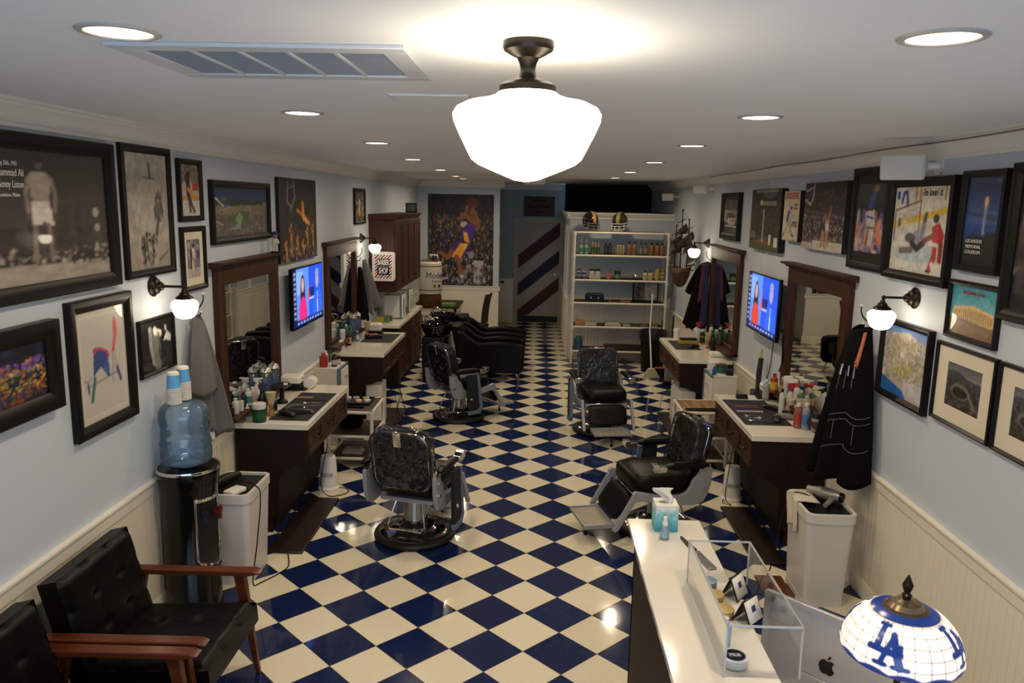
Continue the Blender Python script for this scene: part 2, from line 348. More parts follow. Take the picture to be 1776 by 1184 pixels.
g = MB().box(XL, YB-.012, 0, -.93, YB, .9).build('wainscot_back', CREAM); struct(g)
g = MB(); base(g, 1.59, TR(XL, YB, 0)); struct(g.build('baseboard_back', CREAM))
g = MB(); beads(XR-CX0, 1.0, g, TR(CX0, CY, 0)); rail(g, XR-CX0, 1.05, TR(CX0, CY, 0)); struct(g.build('wainscot_closet', BEAD, smooth=10))
g = MB(); rail(g, 3.75, 1.0, TR(CX0, 11.2, 0) @ RZ(-PI/2)); g.box(CX0-.012, CY+.02, 0, CX0, 11.2, .95)
g.box(CX0-.02, CY+.5, 0, CX0, CY+.6, 2.1).box(CX0-.02, CY+1.5, 0, CX0, CY+1.6, 2.1).box(CX0-.02, CY+.5, 2.1, CX0, CY+1.6, 2.2)
struct(g.build('trim_8', CREAM))
g = MB(); g.box(-1.03, 11.26, 0, -.66, 11.3, .95)
struct(g.build('wainscot_hall', CREAM))
# striped door at the end of the hall
DY = 11.27; dx0, dx1 = -.60, .29; DZ = 2.16
d = MB().box(dx0, DY, .14, dx1, DY+.03, DZ).build('door_1', mat('door_grey_white', '9C968C', .5), bev=.003); struct(d)
RED = mat('maroon_stripe', '3E0C16', .6); NAVY = mat('navy_stripe', '0A1238', .6)
def stripe(zl, zr, th, m, nm='painted_stripe'):
    pts = []
    sl = (zr-zl)/(dx1-dx0)
    def cl(x, z): return (x, min(max(z, .145), DZ-.002))
    # clip the band to the door rectangle
    P = [(dx0, zl), (dx1, zr), (dx1, zr+th), (dx0, zl+th)]
    for lo, top in ((.145, 0), (DZ-.003, 1)):
        out = []
        for i in range(len(P)):
            a = P[i]; b = P[(i+1) % len(P)]; ia = (a[1] >= lo) if not top else (a[1] <= lo); ib = (b[1] >= lo) if not top else (b[1] <= lo)
            if ia: out.append(a)
            if ia != ib: t = (lo-a[1])/(b[1]-a[1]); out.append((a[0]+(b[0]-a[0])*t, lo))
        P = out
    MB().prism(P, DY-.004, DY+.001, 'Y').build(nm, m, d)
stripe(1.17, 1.88, .30, RED); stripe(.57, 1.30, .28, NAVY); stripe(-.03, .71, .29, RED)
MB().box(dx0+.01, DY-.005, .012, dx1-.01, DY+.03, .138).build('kick_plate', mat('door_sweep', '101218', .6), d)
MB().cyl((.20, DY-.05, 1.05), (.20, DY, 1.05), .012).cyl((.20, DY-.05, 1.05), (.10, DY-.05, 1.05), .009).cyl((.2, DY-.01, 1.05), (.2, DY, 1.05), .028).build('door_handle', STEEL, d)
struct(MB().box(dx0-.1, DY-.02, 0, dx0, 11.3, DZ+.1).box(dx1, DY-.02, 0, CX0, 11.3, DZ+.1).box(dx0, DY-.02, DZ, dx1, 11.3, DZ+.1).build('trim_9', mat('hall_trim', 'A79F8C', .5)))
d2 = struct(MB().box(-1.0, 9.75, .01, -.96, 10.6, 2.1).build('door_2', CREAM, bev=.004))
MB().cyl((-.96, 10.45, .95), (-.90, 10.45, .95), .012).ball((-.89, 10.45, .95), .028).build('door_knob', BRONZE, d2)
sg = thing('wall_sign', 'small dim brown wooden sign on the wall above the striped door', 'sign', (-.17, 11.3, 2.30))
MB().box(-.33, -.02, 0, .33, 0, .42).build('board', mat('sign_board', '463D32', .7), sg, bev=.004)
for k, (wd, zz) in enumerate(((.3, .32), (.48, .2), (.2, .08))):
    g = MB(); n = int(wd/.035)
    for i in range(n): g.box(-wd/2+i*.035, -.024, zz-.02, -wd/2+i*.035+.024, -.02, zz+.02+.008*(i%3))
    g.build('lettering', mat('sign_letters', '1B1713', .7), sg)
# ================================================================ CEILING FIXTURES
BAFFLE = mat('light_trim_ring', 'B5B2AC', .4); LENS = mat('light_lens', 'FFF1DE', .3, em=14)
def spot(parent, loc, power, size, spread=2.4, col=(1, .80, .56), shape='DISK'):
    l = bpy.data.lights.new('lamp_light', 'AREA'); l.shape = shape; l.size = size; l.energy = power; l.color = col; l.spread = spread
    o = bpy.data.objects.new('lamp_light', l); S.collection.objects.link(o); o.parent = parent; o.location = loc; return o
DL = [(-1.24,-3.66),(-1.31,-1.90),(-1.34,-.05),(-1.42,2.06),(-1.45,4.45),(-1.5,6.8),(-1.5,8.0),(.74,-3.72),(.79,-2.03),(.82,-.30),(.88,1.8),(.92,4.1),(.94,6.2)]
order = ['nearest the camera', 'second from the camera', 'third from the camera', 'fourth from the camera', 'fifth from the camera', 'sixth from the camera', 'last before the poster wall']
first = None
for i, (x, y) in enumerate(DL):
    lab = 'round recessed ceiling light in the %s row, %s' % (('left', order[i]) if i < 7 else ('right', order[i-7] if i < 12 else 'last before the closet'))
    if first is None:
        t = thing('ceiling_light', lab, 'light', (x, y, ZC), 0, 'recessed lights in the ceiling')
        g = MB(); n = 32
        g.lathe([(.098, -.004), (.10, 0), (.098, 0), (.098, -.004)], n=n); g.lathe([(.078, -.002), (.082, -.007), (.096, -.006), (.098, 0)], n=n)
        g.build('trim_ring', BAFFLE, t)
        MB().lathe([(.0001, -.0045), (.077, -.003), (.078, 0)], n=n).build('lens', LENS, t)
        spot(t, (0, 0, -.012), 12, .14, 2.95)
        first = t
    else: dup(first, lab, (x, y, ZC), 0, 'recessed lights in the ceiling')
# schoolhouse pendant
t = thing('pendant_light', 'large white opal schoolhouse ceiling lamp with dark bronze stem', 'light', (-.225, -3.6, ZC))
MB().lathe([(.0001, 0), (.064, 0), (.066, -.012), (.062, -.022), (.045, -.032), (.028, -.04), (.021, -.055), (.019, -.07), (.026, -.085), (.04, -.095), (.062, -.1), (.072, -.108), (.074, -.13), (.06, -.13)], n=32).build('stem', BRONZE, t)
MB().lathe([(.06, -.112), (.072, -.122), (.085, -.132), (.115, -.142), (.155, -.15), (.18, -.162), (.19, -.178), (.188, -.195), (.175, -.225), (.155, -.265), (.142, -.29), (.125, -.303), (.095, -.316), (.06, -.33), (.03, -.342), (.0001, -.346)], n=48).build('globe', mat('opal_globe_lit', 'FFEFD4', .3, em=9.5), t)
# return vent, small hatch, supply vent
AL = mat('vent_white_enamel', 'C9CDD2', .4)
t = thing('air_vent', 'long white slatted return air grille on the ceiling above the left side', 'vent', (-.95, -3.27, ZC))
g = MB().box(-.40, -.27, -.012, .40, -.20, 0).box(-.40, .20, -.012, .40, .27, 0).box(-.40, -.2, -.012, -.33, .2, 0).box(.33, -.2, -.012, .40, .2, 0)
for k in range(1, 5): g.box(-.33+.132*k-.008, -.2, -.011, -.33+.132*k+.008, .2, 0)
g.build('frame', AL, t, bev=.003)
g = MB()
for k in range(26): g.box(-.33, -.198+k*.0153, -.008, .33, -.198+k*.0153+.004, -.001)
g.build('slats', mat('vent_slats', '8B8F94', .5), t); MB().box(-.33, -.2, -.0008, .33, .2, 0).build('filter', mat('vent_filter', '4A4C50', .9), t)
t = thing('access_panel', 'small flush white ceiling hatch beside the lamp globe', 'hatch', (-.62, -2.50, ZC))
MB().box(-.15, -.1, -.006, .15, .1, 0).build('panel', MATS['ceiling_paint'], t, bev=.002); MB().box(-.158, -.108, -.003, .158, .108, 0).build('frame', AL, t)
t = thing('air_vent', 'square white ceiling register with dark slots partly behind the lamp globe', 'vent', (-.2, 2.1, ZC))
g = MB().box(-.32, -.42, -.014, .32, -.34, 0).box(-.32, .34, -.014, .32, .42, 0).box(-.32, -.34, -.014, -.25, .34, 0).box(.25, -.34, -.014, .32, .34, 0)
g.build('frame', AL, t, bev=.003); MB().box(-.25, -.34, -.001, .25, .34, 0).build('duct', BLACKP, t)
g = MB()
for k in range(8): g.box(-.25, -.33+k*.085, -.012, .25, -.33+k*.085+.035, -.003)
g.build('slats', AL, t)
t = thing('projector_box', 'small cream device hanging under the ceiling near the hall', 'device', (-.27, 7.3, ZC))
MB().prism([(-.17, -.10), (.17, -.10), (.2, 0), (-.2, 0)], -.1, .1, 'Y').build('housing', CREAM, t, bev=.008); MB().cyl((0, -.108, -.04), (0, -.09, -.04), .015).build('lens', BLACKP, t)
# speakers
def speaker(loc, rz, lab, sc=1):
    t = thing('wall_speaker', lab, 'speaker', loc, rz)
    X = Matrix.Rotation(.3, 4, 'X') @ Matrix.Rotation(PI/2, 4, 'Y') @ Matrix.Scale(sc, 4)
    MB(TR(0, 0, 0) @ X).prism([(-.092, -.06), (.092, -.06), (.06, .07), (-.06, .07)], -.145, .145, 'Z').build('cabinet', WHITEP, t, bev=.012)
    MB(TR(0, 0, 0) @ X).bc(0, -.064, 0, .17, .008, .27).build('grille', mat('speaker_grille', 'C9C5BA', .8), t, bev=.003)
    q = Vector((XR-loc[0], 0, 0)); q.rotate(Matrix.Rotation(-rz, 3, 'Z')); MB().cyl((0, .04, 0), tuple(q), .02).cyl(tuple(q*.96), tuple(q), .05).build('bracket', WHITEP, t)
    return t
speaker((XR-.20, -1.09, 2.82), -.62, 'white speaker angled from the right wall above the hockey picture', .8)
speaker((XR-.17, 4.62, 2.80), -.75, 'white speaker high on the right wall above the model ship', .65)
speaker((XR-.17, 7.15, 2.72), -.5, 'white speaker in the rear right corner above the closet edge', .65)
# cable and conduit on the right wall
g = MB().tube([(XR-.1, y, ZC-.03-.004*math.sin(y*3)) for y in np.linspace(-3, 4.4, 30)], .004, 6)
tag(g.build('ceiling_cable', mat('cable_grey', '6C665C', .6)), 'thin cable running along the right crown moulding', 'cable')
t = thing('cable_conduit', 'narrow white cable cover running down to the right television', 'conduit', (XR, 2.08, 1.7))
MB().box(-.012, -.012, 0, .012, .012, 1.15).build('cover', WHITE, t)
# ================================================================ STATIONS
QL = lambda y0, z=0, x=0: ((XL+x, y0, z), PI/2)       # thing on the left wall: local x runs away from the camera
QR = lambda y0, z=0, x=0: ((XR-x, y0, z), -PI/2)      # thing on the right wall: local x runs towards the camera
def vanity(lab, loc, rz, L=1.3, dp=.60):
    t = thing('vanity_cabinet', lab, 'vanity', loc, rz, 'walnut vanities under the mirrors')
    MB().box(0, -dp, .835, L, -.036, .88).build('worktop', QUARTZ, t, bev=.003)
    body = MB().box(.02, -dp+.035, .60, L-.02, -.038, .835).box(.04, -.34, .1, L-.04, -.038, .6).box(.06, -.30, 0, L-.06, -.038, .1).build('body', DARKW, t)
    pr = [(-.038, .0), (-.30, 0), (-.30, .12), (-.36, .15), (-.36, .40), (-.38, .47), (-.42, .51), (-.50, .545), (-dp+.025, .56), (-dp+.025, .835), (-.038, .835)]
    MB().prism(pr, .0+.005, .035, 'X').build('end_panel', DARKW, t, bev=.002); MB().prism(pr, L-.035, L-.005, 'X').build('end_panel', DARKW, t, bev=.002)
    n = 3; wd = (L-.10)/n
    for k in range(n):
        x0 = .05+k*wd
        g = MB().box(x0+.006, -dp+.018, .612, x0+wd-.006, -dp+.034, .822)
        for a, b, c, d in ((x0+.006, .612, x0+.05, .822), (x0+wd-.05, .612, x0+wd-.006, .822), (x0+.05, .612, x0+wd-.05, .652), (x0+.05, .782, x0+wd-.05, .822)): g.box(a, -dp+.006, b, c, -dp+.02, d)
        dr = g.build('drawer', WALNUTX, t, bev=.002)
        cx = x0+wd/2
        MB().tube([(cx-.045, -dp+.018, .72), (cx-.045, -dp-.008, .718), (cx, -dp-.014, .712), (cx+.045, -dp-.008, .718), (cx+.045, -dp+.018, .72)], .0055, 8, sub=3).build('handle', BRONZE, dr)
    return t
vanity('dark walnut vanity with white top beside the blue water bottle', *QL(0.0), L=1.3)
vanity('dark walnut vanity with white top below the left rear mirror', *QL(2.85), L=1.45, dp=.62)
vanity('dark walnut vanity with white top beside the long black apron', *QR(1.35), L=1.3)
vanity('dark walnut vanity with white top holding a white paper cup', *QR(4.40), L=1.45, dp=.635)
def mirror(lab, loc, rz, W):
    t = thing('wall_mirror', lab, 'mirror', loc, rz, 'walnut framed barber mirrors')
    z0, z1 = .93, 2.07; f = .095
    g = MB().box(0, -.045, z0, f, 0, z1).box(W-f, -.045, z0, W, 0, z1).box(f, -.045, z1-.13, W-f, 0, z1).box(f, -.045, z0, W-f, 0, z0+.07)
    g.box(f, -.05, z0+.06, f+.012, -.01, z1-.12).box(W-f-.012, -.05, z0+.06, W-f, -.01, z1-.12)
    g.build('frame', WALNUT, t, bev=.002)
    MB().prism([(0, z1), (-.055, z1), (-.06, z1+.012), (-.075, z1+.02), (-.105, z1+.026), (-.105, z1+.042), (0, z1+.042)], -.055, W+.055, 'X').build('cornice', WALNUTX, t)
    MB().box(f, -.02, z0+.06, W-f, -.012, z1-.12).build('mirror_glass', MIRROR, t)
    MB().box(0, -.135, z0+.005, W, 0, z0+.035).build('ledge', WALNUTX, t, bev=.003)
    return t
mirror('walnut framed mirror with cornice behind the cluttered left front vanity', *QL(-.20), W=1.30)
mirror('walnut framed mirror with cornice behind the left rear vanity', *QL(2.70), W=1.40)
mirror('walnut framed mirror with cornice beside the long black apron', *QR(1.26), W=1.36)
mirror('walnut framed mirror with cornice near the rigged model ship', *QR(4.36), W=1.45)
# back run of cabinets on the left
t = thing('base_cabinet', 'dark walnut base cabinet with doors below the hanging cupboard', 'cabinet', *QL(4.9))
MB().box(0, -.40, 0, 2.1, -.01, .835).build('body', DARKW, t)
for k in range(4):
    x0 = .02+k*.52
    dr = MB().box(x0, -.418, .64, x0+.5, -.402, .82).box(x0, -.426, .64, x0+.04, -.415, .82).box(x0+.46, -.426, .64, x0+.5, -.415, .82).box(x0+.04, -.426, .64, x0+.46, -.415, .67).box(x0+.04, -.426, .79, x0+.46, -.415, .82).build('drawer', WALNUT, t)
    MB().tube([(x0+.2, -.41, .73), (x0+.2, -.44, .73), (x0+.3, -.44, .73), (x0+.3, -.41, .73)], .005).build('handle', BRONZE, dr)
    dr = MB().box(x0, -.418, .1, x0+.5, -.402, .62).box(x0, -.426, .1, x0+.06, -.415, .62).box(x0+.44, -.426, .1, x0+.5, -.415, .62).box(x0+.06, -.426, .1, x0+.44, -.415, .16).box(x0+.06, -.426, .56, x0+.44, -.415, .62).build('door', WALNUT, t)
    MB().tube([(x0+.07, -.42, .5), (x0+.07, -.45, .5), (x0+.07, -.45, .6), (x0+.07, -.42, .6)], .005).build('handle', BRONZE, dr)
tag(MB().box(XL, 4.87, .836, XL+.44, 7.03, .88).build('worktop', QUARTZ, bev=.003), 'white worktop on the base cabinet under the hanging cupboard', 'worktop')
t = thing('hanging_cupboard', 'tall dark walnut wall cupboard with panelled doors and a barber sign', 'cupboard', *QL(5.0, 1.32))
MB().box(0, -.36, 0, 2.15, -.005, 1.0).build('body', WALNUT, t, bev=.003)
MB().prism([(0, 1.0), (-.37, 1.0), (-.375, 1.02), (-.40, 1.05), (-.40, 1.065), (0, 1.065)], -.03, 2.18, 'X').build('cornice', WALNUTX, t)
for k in range(4):
    x0 = .01+k*.535
    dr = MB().box(x0, -.378, .02, x0+.525, -.362, .98).box(x0, -.388, .02, x0+.07, -.375, .98).box(x0+.455, -.388, .02, x0+.525, -.375, .98).box(x0+.07, -.388, .02, x0+.455, -.375, .09).box(x0+.07, -.388, .91, x0+.455, -.375, .98).build('door', WALNUT, t, bev=.002)
    MB().ball((x0+(.04 if k % 2 else .485), -.402, .12), .013).build('knob', BRONZE, dr)
t = thing('barber_sign', 'lit square sign reading BARBER SHOP with red white and navy stripes', 'sign', (-2.285, 4.985, 1.68), 0)
W_ = .31; H_ = .40
MB().prism(rrect(W_, H_, .035), -.07, -.001, 'Y').build('case', WHITEP, t, bev=.006)
face = MB().prism(rrect(.245, .335, .004), -.073, -.068, 'Y').build('face', mat('sign_face', 'E8E2D6', .4), t)
def clipbox(P, w, h):
    for ax, s, v in ((0, 1, w), (0, -1, w), (1, 1, h), (1, -1, h)):
        out = []
        for i in range(len(P)):
            a, b = P[i], P[(i+1) % len(P)]; ia = s*a[ax] <= v; ib = s*b[ax] <= v
            if ia: out.append(a)
            if ia != ib: q = (s*v-a[ax])/(b[ax]-a[ax]); out.append((a[0]+(b[0]-a[0])*q, a[1]+(b[1]-a[1])*q))
        P = out
    return P
gr, gb = MB(), MB()
for k in range(-7, 8):
    c = k*.085
    for w0, g in ((0, gr), (.0425, gb)):
        P = clipbox([(-.2, c+w0-.2), (.2, c+w0+.2), (.2, c+w0+.222), (-.2, c+w0-.178)], .118, .163)
        if len(P) > 2: g.prism(P, -.0745, -.0725, 'Y')
gr.build('stripe_red', mat('sign_red', 'C0432F', .5), t); gb.build('stripe_navy', mat('sign_navy', '141C3C', .5), t)
MB().prism(rrect(.172, .105, .004, cy=.055), -.0765, -.072, 'Y').prism(rrect(.17, .105, .004, cy=-.06), -.0765, -.072, 'Y').build('name_panel', mat('sign_navy2', '17183A', .5), t)
text('BARBER', .075, MATS['sign_face'], t, (0, -.078, .055), width=.155, bold=.002)
text('SHOP', .078, MATS['sign_face'], t, (0, -.078, -.06), width=.125, bold=.002)
# ================================================================ SCONCES, HOOKS
def sconce(lab, loc, rz):
    t = thing('wall_sconce', lab, 'lamp', loc, rz, 'bronze sconces with opal shades')
    X = Matrix.Rotation(PI/2, 4, 'X')
    MB(X).lathe([(.0001, 0), (.062, 0), (.064, .008), (.056, .016), (.048, .022), (.044, .034), (.03, .042), (.024, .06), (.015, .068), (.0001, .07)], n=24).build('wall_plate', BRONZE, t)
    MB().tube([(0, -.06, 0), (0, -.17, .0), (0, -.185, -.004), (0, -.19, -.02)], .008, 10).ball((0, -.187, 0), .013).build('arm', BRONZE, t)
    MB().lathe([(.0001, -.015), (.012, -.016), (.016, -.03), (.026, -.036), (.03, -.048), (.05, -.062), (.054, -.072), (.05, -.075)], (0, -.19, 0), 24).build('shade_holder', BRONZE, t)
    MB().lathe([(.046, -.07), (.055, -.08), (.07, -.088), (.078, -.1), (.079, -.115), (.073, -.14), (.062, -.165), (.052, -.18), (.035, -.19), (.0001, -.197)], (0, -.19, 0), 28).build('shade', GLOBE, t)
sconce('lit bronze sconce with opal shade above the small black and white photo', *QL(-1.06, 2.035))
sconce('lit bronze sconce with opal shade beside the barber shop sign', *QL(4.50, 2.08))
sconce('lit bronze sconce with opal shade above the ski trail map', *QR(-.98, 2.06))
sconce('lit bronze sconce with opal shade beside the model ship', *QR(4.72, 2.10))
def hook(lab, loc, rz):
    t = thing('coat_hook', lab, 'hook', loc, rz, 'bronze double coat hooks')
    MB().box(-.011, -.006, -.055, .011, 0, .05).build('plate', BRONZE, t, bev=.002)
    MB().tube([(0, -.004, .01), (0, -.035, .0), (0, -.065, .02), (0, -.085, .06), (0, -.088, .10)], .0048, 8, sub=4).tube([(0, -.004, -.03), (0, -.03, -.05), (0, -.055, -.045), (0, -.066, -.02)], .0048, 8, sub=4).build('prongs', BRONZE, t)
    MB().ball((0, -.088, .105), .010).ball((0, -.067, -.016), .009).build('knobs', WHITEP, t)
hook('bronze double hook holding the grey cape beside the left front mirror', *QL(-.56, 1.83))
hook('bronze double hook holding the grey and black smocks near the barber sign', *QL(4.19, 1.86))
hook('bronze double hook holding the black apron with tan strap', *QR(-.44, 1.84))
hook('bronze double hook holding the black jacket with purple lining', *QR(4.42, 1.90))
def drape(name, m, parent, H, wt, wb, dt, db, nf=5, seed=0, cx0=0, cx1=0, amp=.02, z0=0, hem=.03, thick=.004, y0=-.03, back=True):
    """cloth hanging from one point: half cone of folds off the wall, local frame out=-y"""
    r = random.Random(seed); ph = [r.uniform(0, 6) for _ in range(4)]
    def fn(u, v):
        e = v**.75; wd = wt+(wb-wt)*e; dp = dt+(db-dt)*e; cx = cx0+(cx1-cx0)*v
        a = PI*u; q = 1+amp/.03*.18*e*math.cos(nf*2*a+ph[0]+1.3*v)+.06*e*math.sin(nf*3.7*a+ph[1])
        x = cx-wd/2*math.cos(a)*(1+.07*math.sin(5*v+ph[2])); y = y0-dp*math.sin(a)*q
        z = z0-H*v-hem*v*math.sin(nf*1.6*a+ph[3])-.02*(math.sin(a)**2)*v*0+.03*(1-v)*(math.sin(a)**2)*(-1)
        return (x, y, z)
    global DF; DF = fn
    g = MB().surf(fn, 44, 26)
    return g.build(name, m, parent, thick=thick, smooth=80)
GREYC = mat('grey_smock_cloth', '5F5D5A', .85, vary=.12, scale=30, bump=.2); BLKC = mat('black_cloth', '070607', .9, bump=.2, scale=30, spec=.15); LGREY = mat('pale_grey_lining', '8F8E8C', .85)
# left front grey smock
t = thing('grey_smock', 'crumpled grey barber smock hanging beside the water bottle', 'smock', *QL(-.58, 1.79))
drape('cloth', GREYC, t, .80, .07, .36, .05, .17, 6, 3, 0, .04, amp=.035)
drape('sleeve', GREYC, t, .50, .05, .15, .06, .14, 2, 5, -.05, -.10, amp=.015, y0=-.05, hem=.02)
t = thing('grey_smock', 'grey smock hanging over a black one beside the barber shop sign', 'smock', *QL(4.22, 1.82))
drape('cloth', GREYC, t, .66, .10, .32, .04, .20, 4, 8, .06, .14, hem=.05, y0=-.085, amp=.035)
t = thing('black_smock', 'black smock hanging in front of the grey smock near the barber sign', 'smock', *QL(4.16, 1.74))
drape('cloth', BLKC, t, .66, .08, .14, .04, .12, 3, 4, -.03, -.07, y0=-.055)
t = thing('black_apron', 'long black barber apron with pockets and tan leather strap on the right wall', 'apron', *QR(-.50, 1.82))
drape('cloth', BLKC, t, 1.02, .12, .40, .10, .30, 4, 11, 0, .09, hem=.03, amp=.03, y0=-.055)
TAN = mat('tan_leather_strap', 'A0552A', .5)
def onc(u, v, o=.008): x, y, z = DF(u, v); return (x+o, y-o*.6, z)
g = MB().surf(lambda u, v: onc(.86+.06*u-.10*v, .03+.22*v, .02), 2, 10); g.build('strap', TAN, t, thick=.006)
MB().ball(onc(.79, .235, .028), .008).ball(onc(.785, .215, .028), .008).build('rivets', mat('copper', 'C98A62', .3, metal=1), t)
STI = mat('white_stitching', '6A6762', .8)
for v0, u0, u1 in ((.55, .52, .97), (.59, .52, .97), (.76, .50, .96)):
    MB().tube([onc(u0+(u1-u0)*k/14, v0+.012*k/14) for k in range(15)], .002, 4).build('stitching', STI, t)
for u0, v0, v1 in ((.60, .26, .38), (.68, .27, .39), (.76, .27, .39), (.66, .60, .72), (.85, .60, .72)):
    MB().tube([onc(u0, v0+(v1-v0)*k/6) for k in range(7)], .0018, 4).build('stitching', STI, t)
for u0, v0, r_ in ((.62, .24, .009), (.70, .26, .006), (.78, .27, .004)):
    MB().cyl(onc(u0, v0+.05, .012), onc(u0, v0-.02, .016), r_).build('pocket_tool', STEEL, t)
t = thing('black_jacket', 'black jacket with purple and red lining on the far right hook', 'jacket', *QR(4.40, 1.87))
drape('cloth', BLKC, t, .84, .10, .30, .08, .24, 3, 21, -.04, -.12, hem=.05, y0=-.06)
drape('sleeve', BLKC, t, .42, .06, .16, .12, .26, 2, 22, -.06, -.14)
drape('lining', mat('purple_lining', '150C3A', .7), t, .82, .03, .05, .05, .09, 2, 23, .07, .09, amp=.01, y0=-.06)
drape('red_trim', mat('maroon_lining', '4A1028', .7), t, .50, .02, .03, .08, .13, 1, 24, .045, .06, amp=.005, y0=-.06)
# ================================================================ TELEVISIONS
def tvprint(seed):
    c = Cv(110, 62, '1B3FB4', seed); c.grad('10246E', '2E63E0', 0, 1)
    c.re(0, 0, .10, 1, '0A1238'); 
    for k in range(11): c.re(.02, .06+k*.085, .08, .10+k*.085, 'A8B4D8', .7)
    c.re(.10, .12, .50, 1, '4A7BE8'); c.re(.10, .55, .32, .95, '86A6F4', .6)
    c.re(.50, .1, 1, 1, '1F49C8'); c.re(.52, .45, .70, .62, '0E1E5C', .9); c.re(.5, .40, .75, .44, 'B4C8FF', .8)
    c.el(.30, .64, .07, .24, '241512'); c.el(.30, .70, .045, .13, 'B08A90'); c.el(.245, .42, .035, .16, '241512', .8); c.el(.355, .42, .03, .14, '241512', .8); c.el(.30, .22, .13, .28, 'C2226E' if seed == 1 else 'B8382E'); c.po([(.18, 0), (.42, 0), (.38, .36), (.22, .36)], 'C2226E' if seed == 1 else 'B8382E')
    c.po([(.47, .40), (.50, .78), (.53, .42)], 'C0392B')
    c.el(.80, .72, .06, .15, '8E86B0'); c.el(.80, .85, .062, .08, '7A84A8'); c.po([(.62, .05), (1, .05), (.92, .52), (.70, .52)], '2C56C4'); c.po([(.78, .12), (.82, .12), (.81, .5), (.79, .5)], '8FA8E8')
    c.re(0, 0, 1, .09, '0C1A5A'); 
    for k in range(9): c.re(.12+k*.095, .03, .18+k*.095, .06, '9FB3EE', .8)
    return c
def tv(lab, loc, rz, seed, side):
    t = thing('television', lab, 'television', loc, rz)
    W_, H_ = 1.0, .57
    MB().prism(rrect(W_, H_, .012), -.015, .018, 'Y').build('bezel', mat('tv_gloss_black', '08080A', .15), t, bev=.002)
    MB().prism(rrect(W_*.8, H_*.7, .02), .018, .045, 'Y').build('back_shell', BLACKP, t, bev=.008)
    tvprint(seed).mesh('screen', W_-.03, H_-.035, attrmat('tv_screen', em=1.25, rough=.1), t, (0, -.0165, .004), grain=0)
    MB().bc(0, -.016, -H_/2+.009, .05, .004, .006).build('logo_badge', STEEL, t)
    g = MB().box(-.1, .075, -.1, .1, .085, .1).box(-.05, .04, .1, -.02, .08, .19).box(-.03, .03, -.06, .03, .08, .06); g.build('wall_bracket', BLACKP, t)
    return t
tv('wall mounted television showing news between the two left mirrors', (-2.415, 1.80, 1.655), PI/2, 1, 0)
tv('wall mounted television showing news between the two right mirrors', (1.98, 1.80, 1.66), -PI/2, 2, 1)
tag(MB().tube([(XR-.04, 1.32, 1.5), (XR-.06, 1.22, 1.4), (XR-.05, 1.2, 1.25), (XR-.04, 1.3, 1.12)], .008, 8, sub=5).build('cable_loop', BLACKP), 'black cable loop hanging behind the right television', 'cable')
tag(MB().tube([(XR-.012, 1.62, 1.4), (XR-.012, 1.66, 1.15), (XR-.012, 1.74, .95), (XR-.02, 1.84, .75)], .004, 6, sub=5).build('hanging_cable', BLACKP), 'thin black cord running down the wall below the right television', 'cord')
# ================================================================ BARBER CHAIRS
def crinkle(name):
    if name in MATS: return MATS[name]
    m = glassy(name, 'DDE2E6', .985, .09); nt = m.node_tree; tc = nt.nodes.new('ShaderNodeTexCoord'); n = nt.nodes.new('ShaderNodeTexNoise'); n.inputs['Scale'].default_value = 6; n.inputs['Detail'].default_value = 1.5; n.inputs['Distortion'].default_value = 1.2
    bp = nt.nodes.new('ShaderNodeBump'); bp.inputs['Strength'].default_value = 1; bp.inputs['Distance'].default_value = .04; nt.links.new(tc.outputs['Object'], n.inputs['Vector']); nt.links.new(n.outputs['Fac'], bp.inputs['Height'])
    for x in nt.nodes:
        if x.type == 'FRESNEL': x.inputs[0].default_value = 1.5
        if x.type in ('BSDF_GLOSSY', 'BSDF_PRINCIPLED', 'FRESNEL'): nt.links.new(bp.outputs[0], x.inputs['Normal'])
    return m
def cushion(w, d, h, r=.03, n=2.6, xf=None, crown=.012, nu=20):
    """soft box: superellipse outline with crowned top and bottom"""
    g = MB(xf)
    def se(a, ww, dd):
        c, s = math.cos(a), math.sin(a); k = 5
        return (ww/2*math.copysign(abs(c)**(2/k), c), dd/2*math.copysign(abs(s)**(2/k), s))
    N = 48; rings = []
    prof = [(0, -h/2), (.6, -h/2), (1-2*r/w, -h/2), (1-r/w*.6, -h/2+r*.35), (1, -h/2+r), (1, h/2-r), (1-r/w*.6, h/2-r*.35), (1-2*r/w, h/2), (.6, h/2+crown*.7), (.0001, h/2+crown)]
    vs = []
    for q, z in prof:
        for k in range(N):
            x, y = se(2*PI*k/N, w, d); vs.append((x*max(q, .0001), y*max(q, .0001), z))
    fs = [(j*N+k, j*N+(k+1) % N, (j+1)*N+(k+1) % N, (j+1)*N+k) for j in range(len(prof)-1) for k in range(N)]
    g.add(vs, fs); return g
CRINK = crinkle('crinkled_clear_cover')
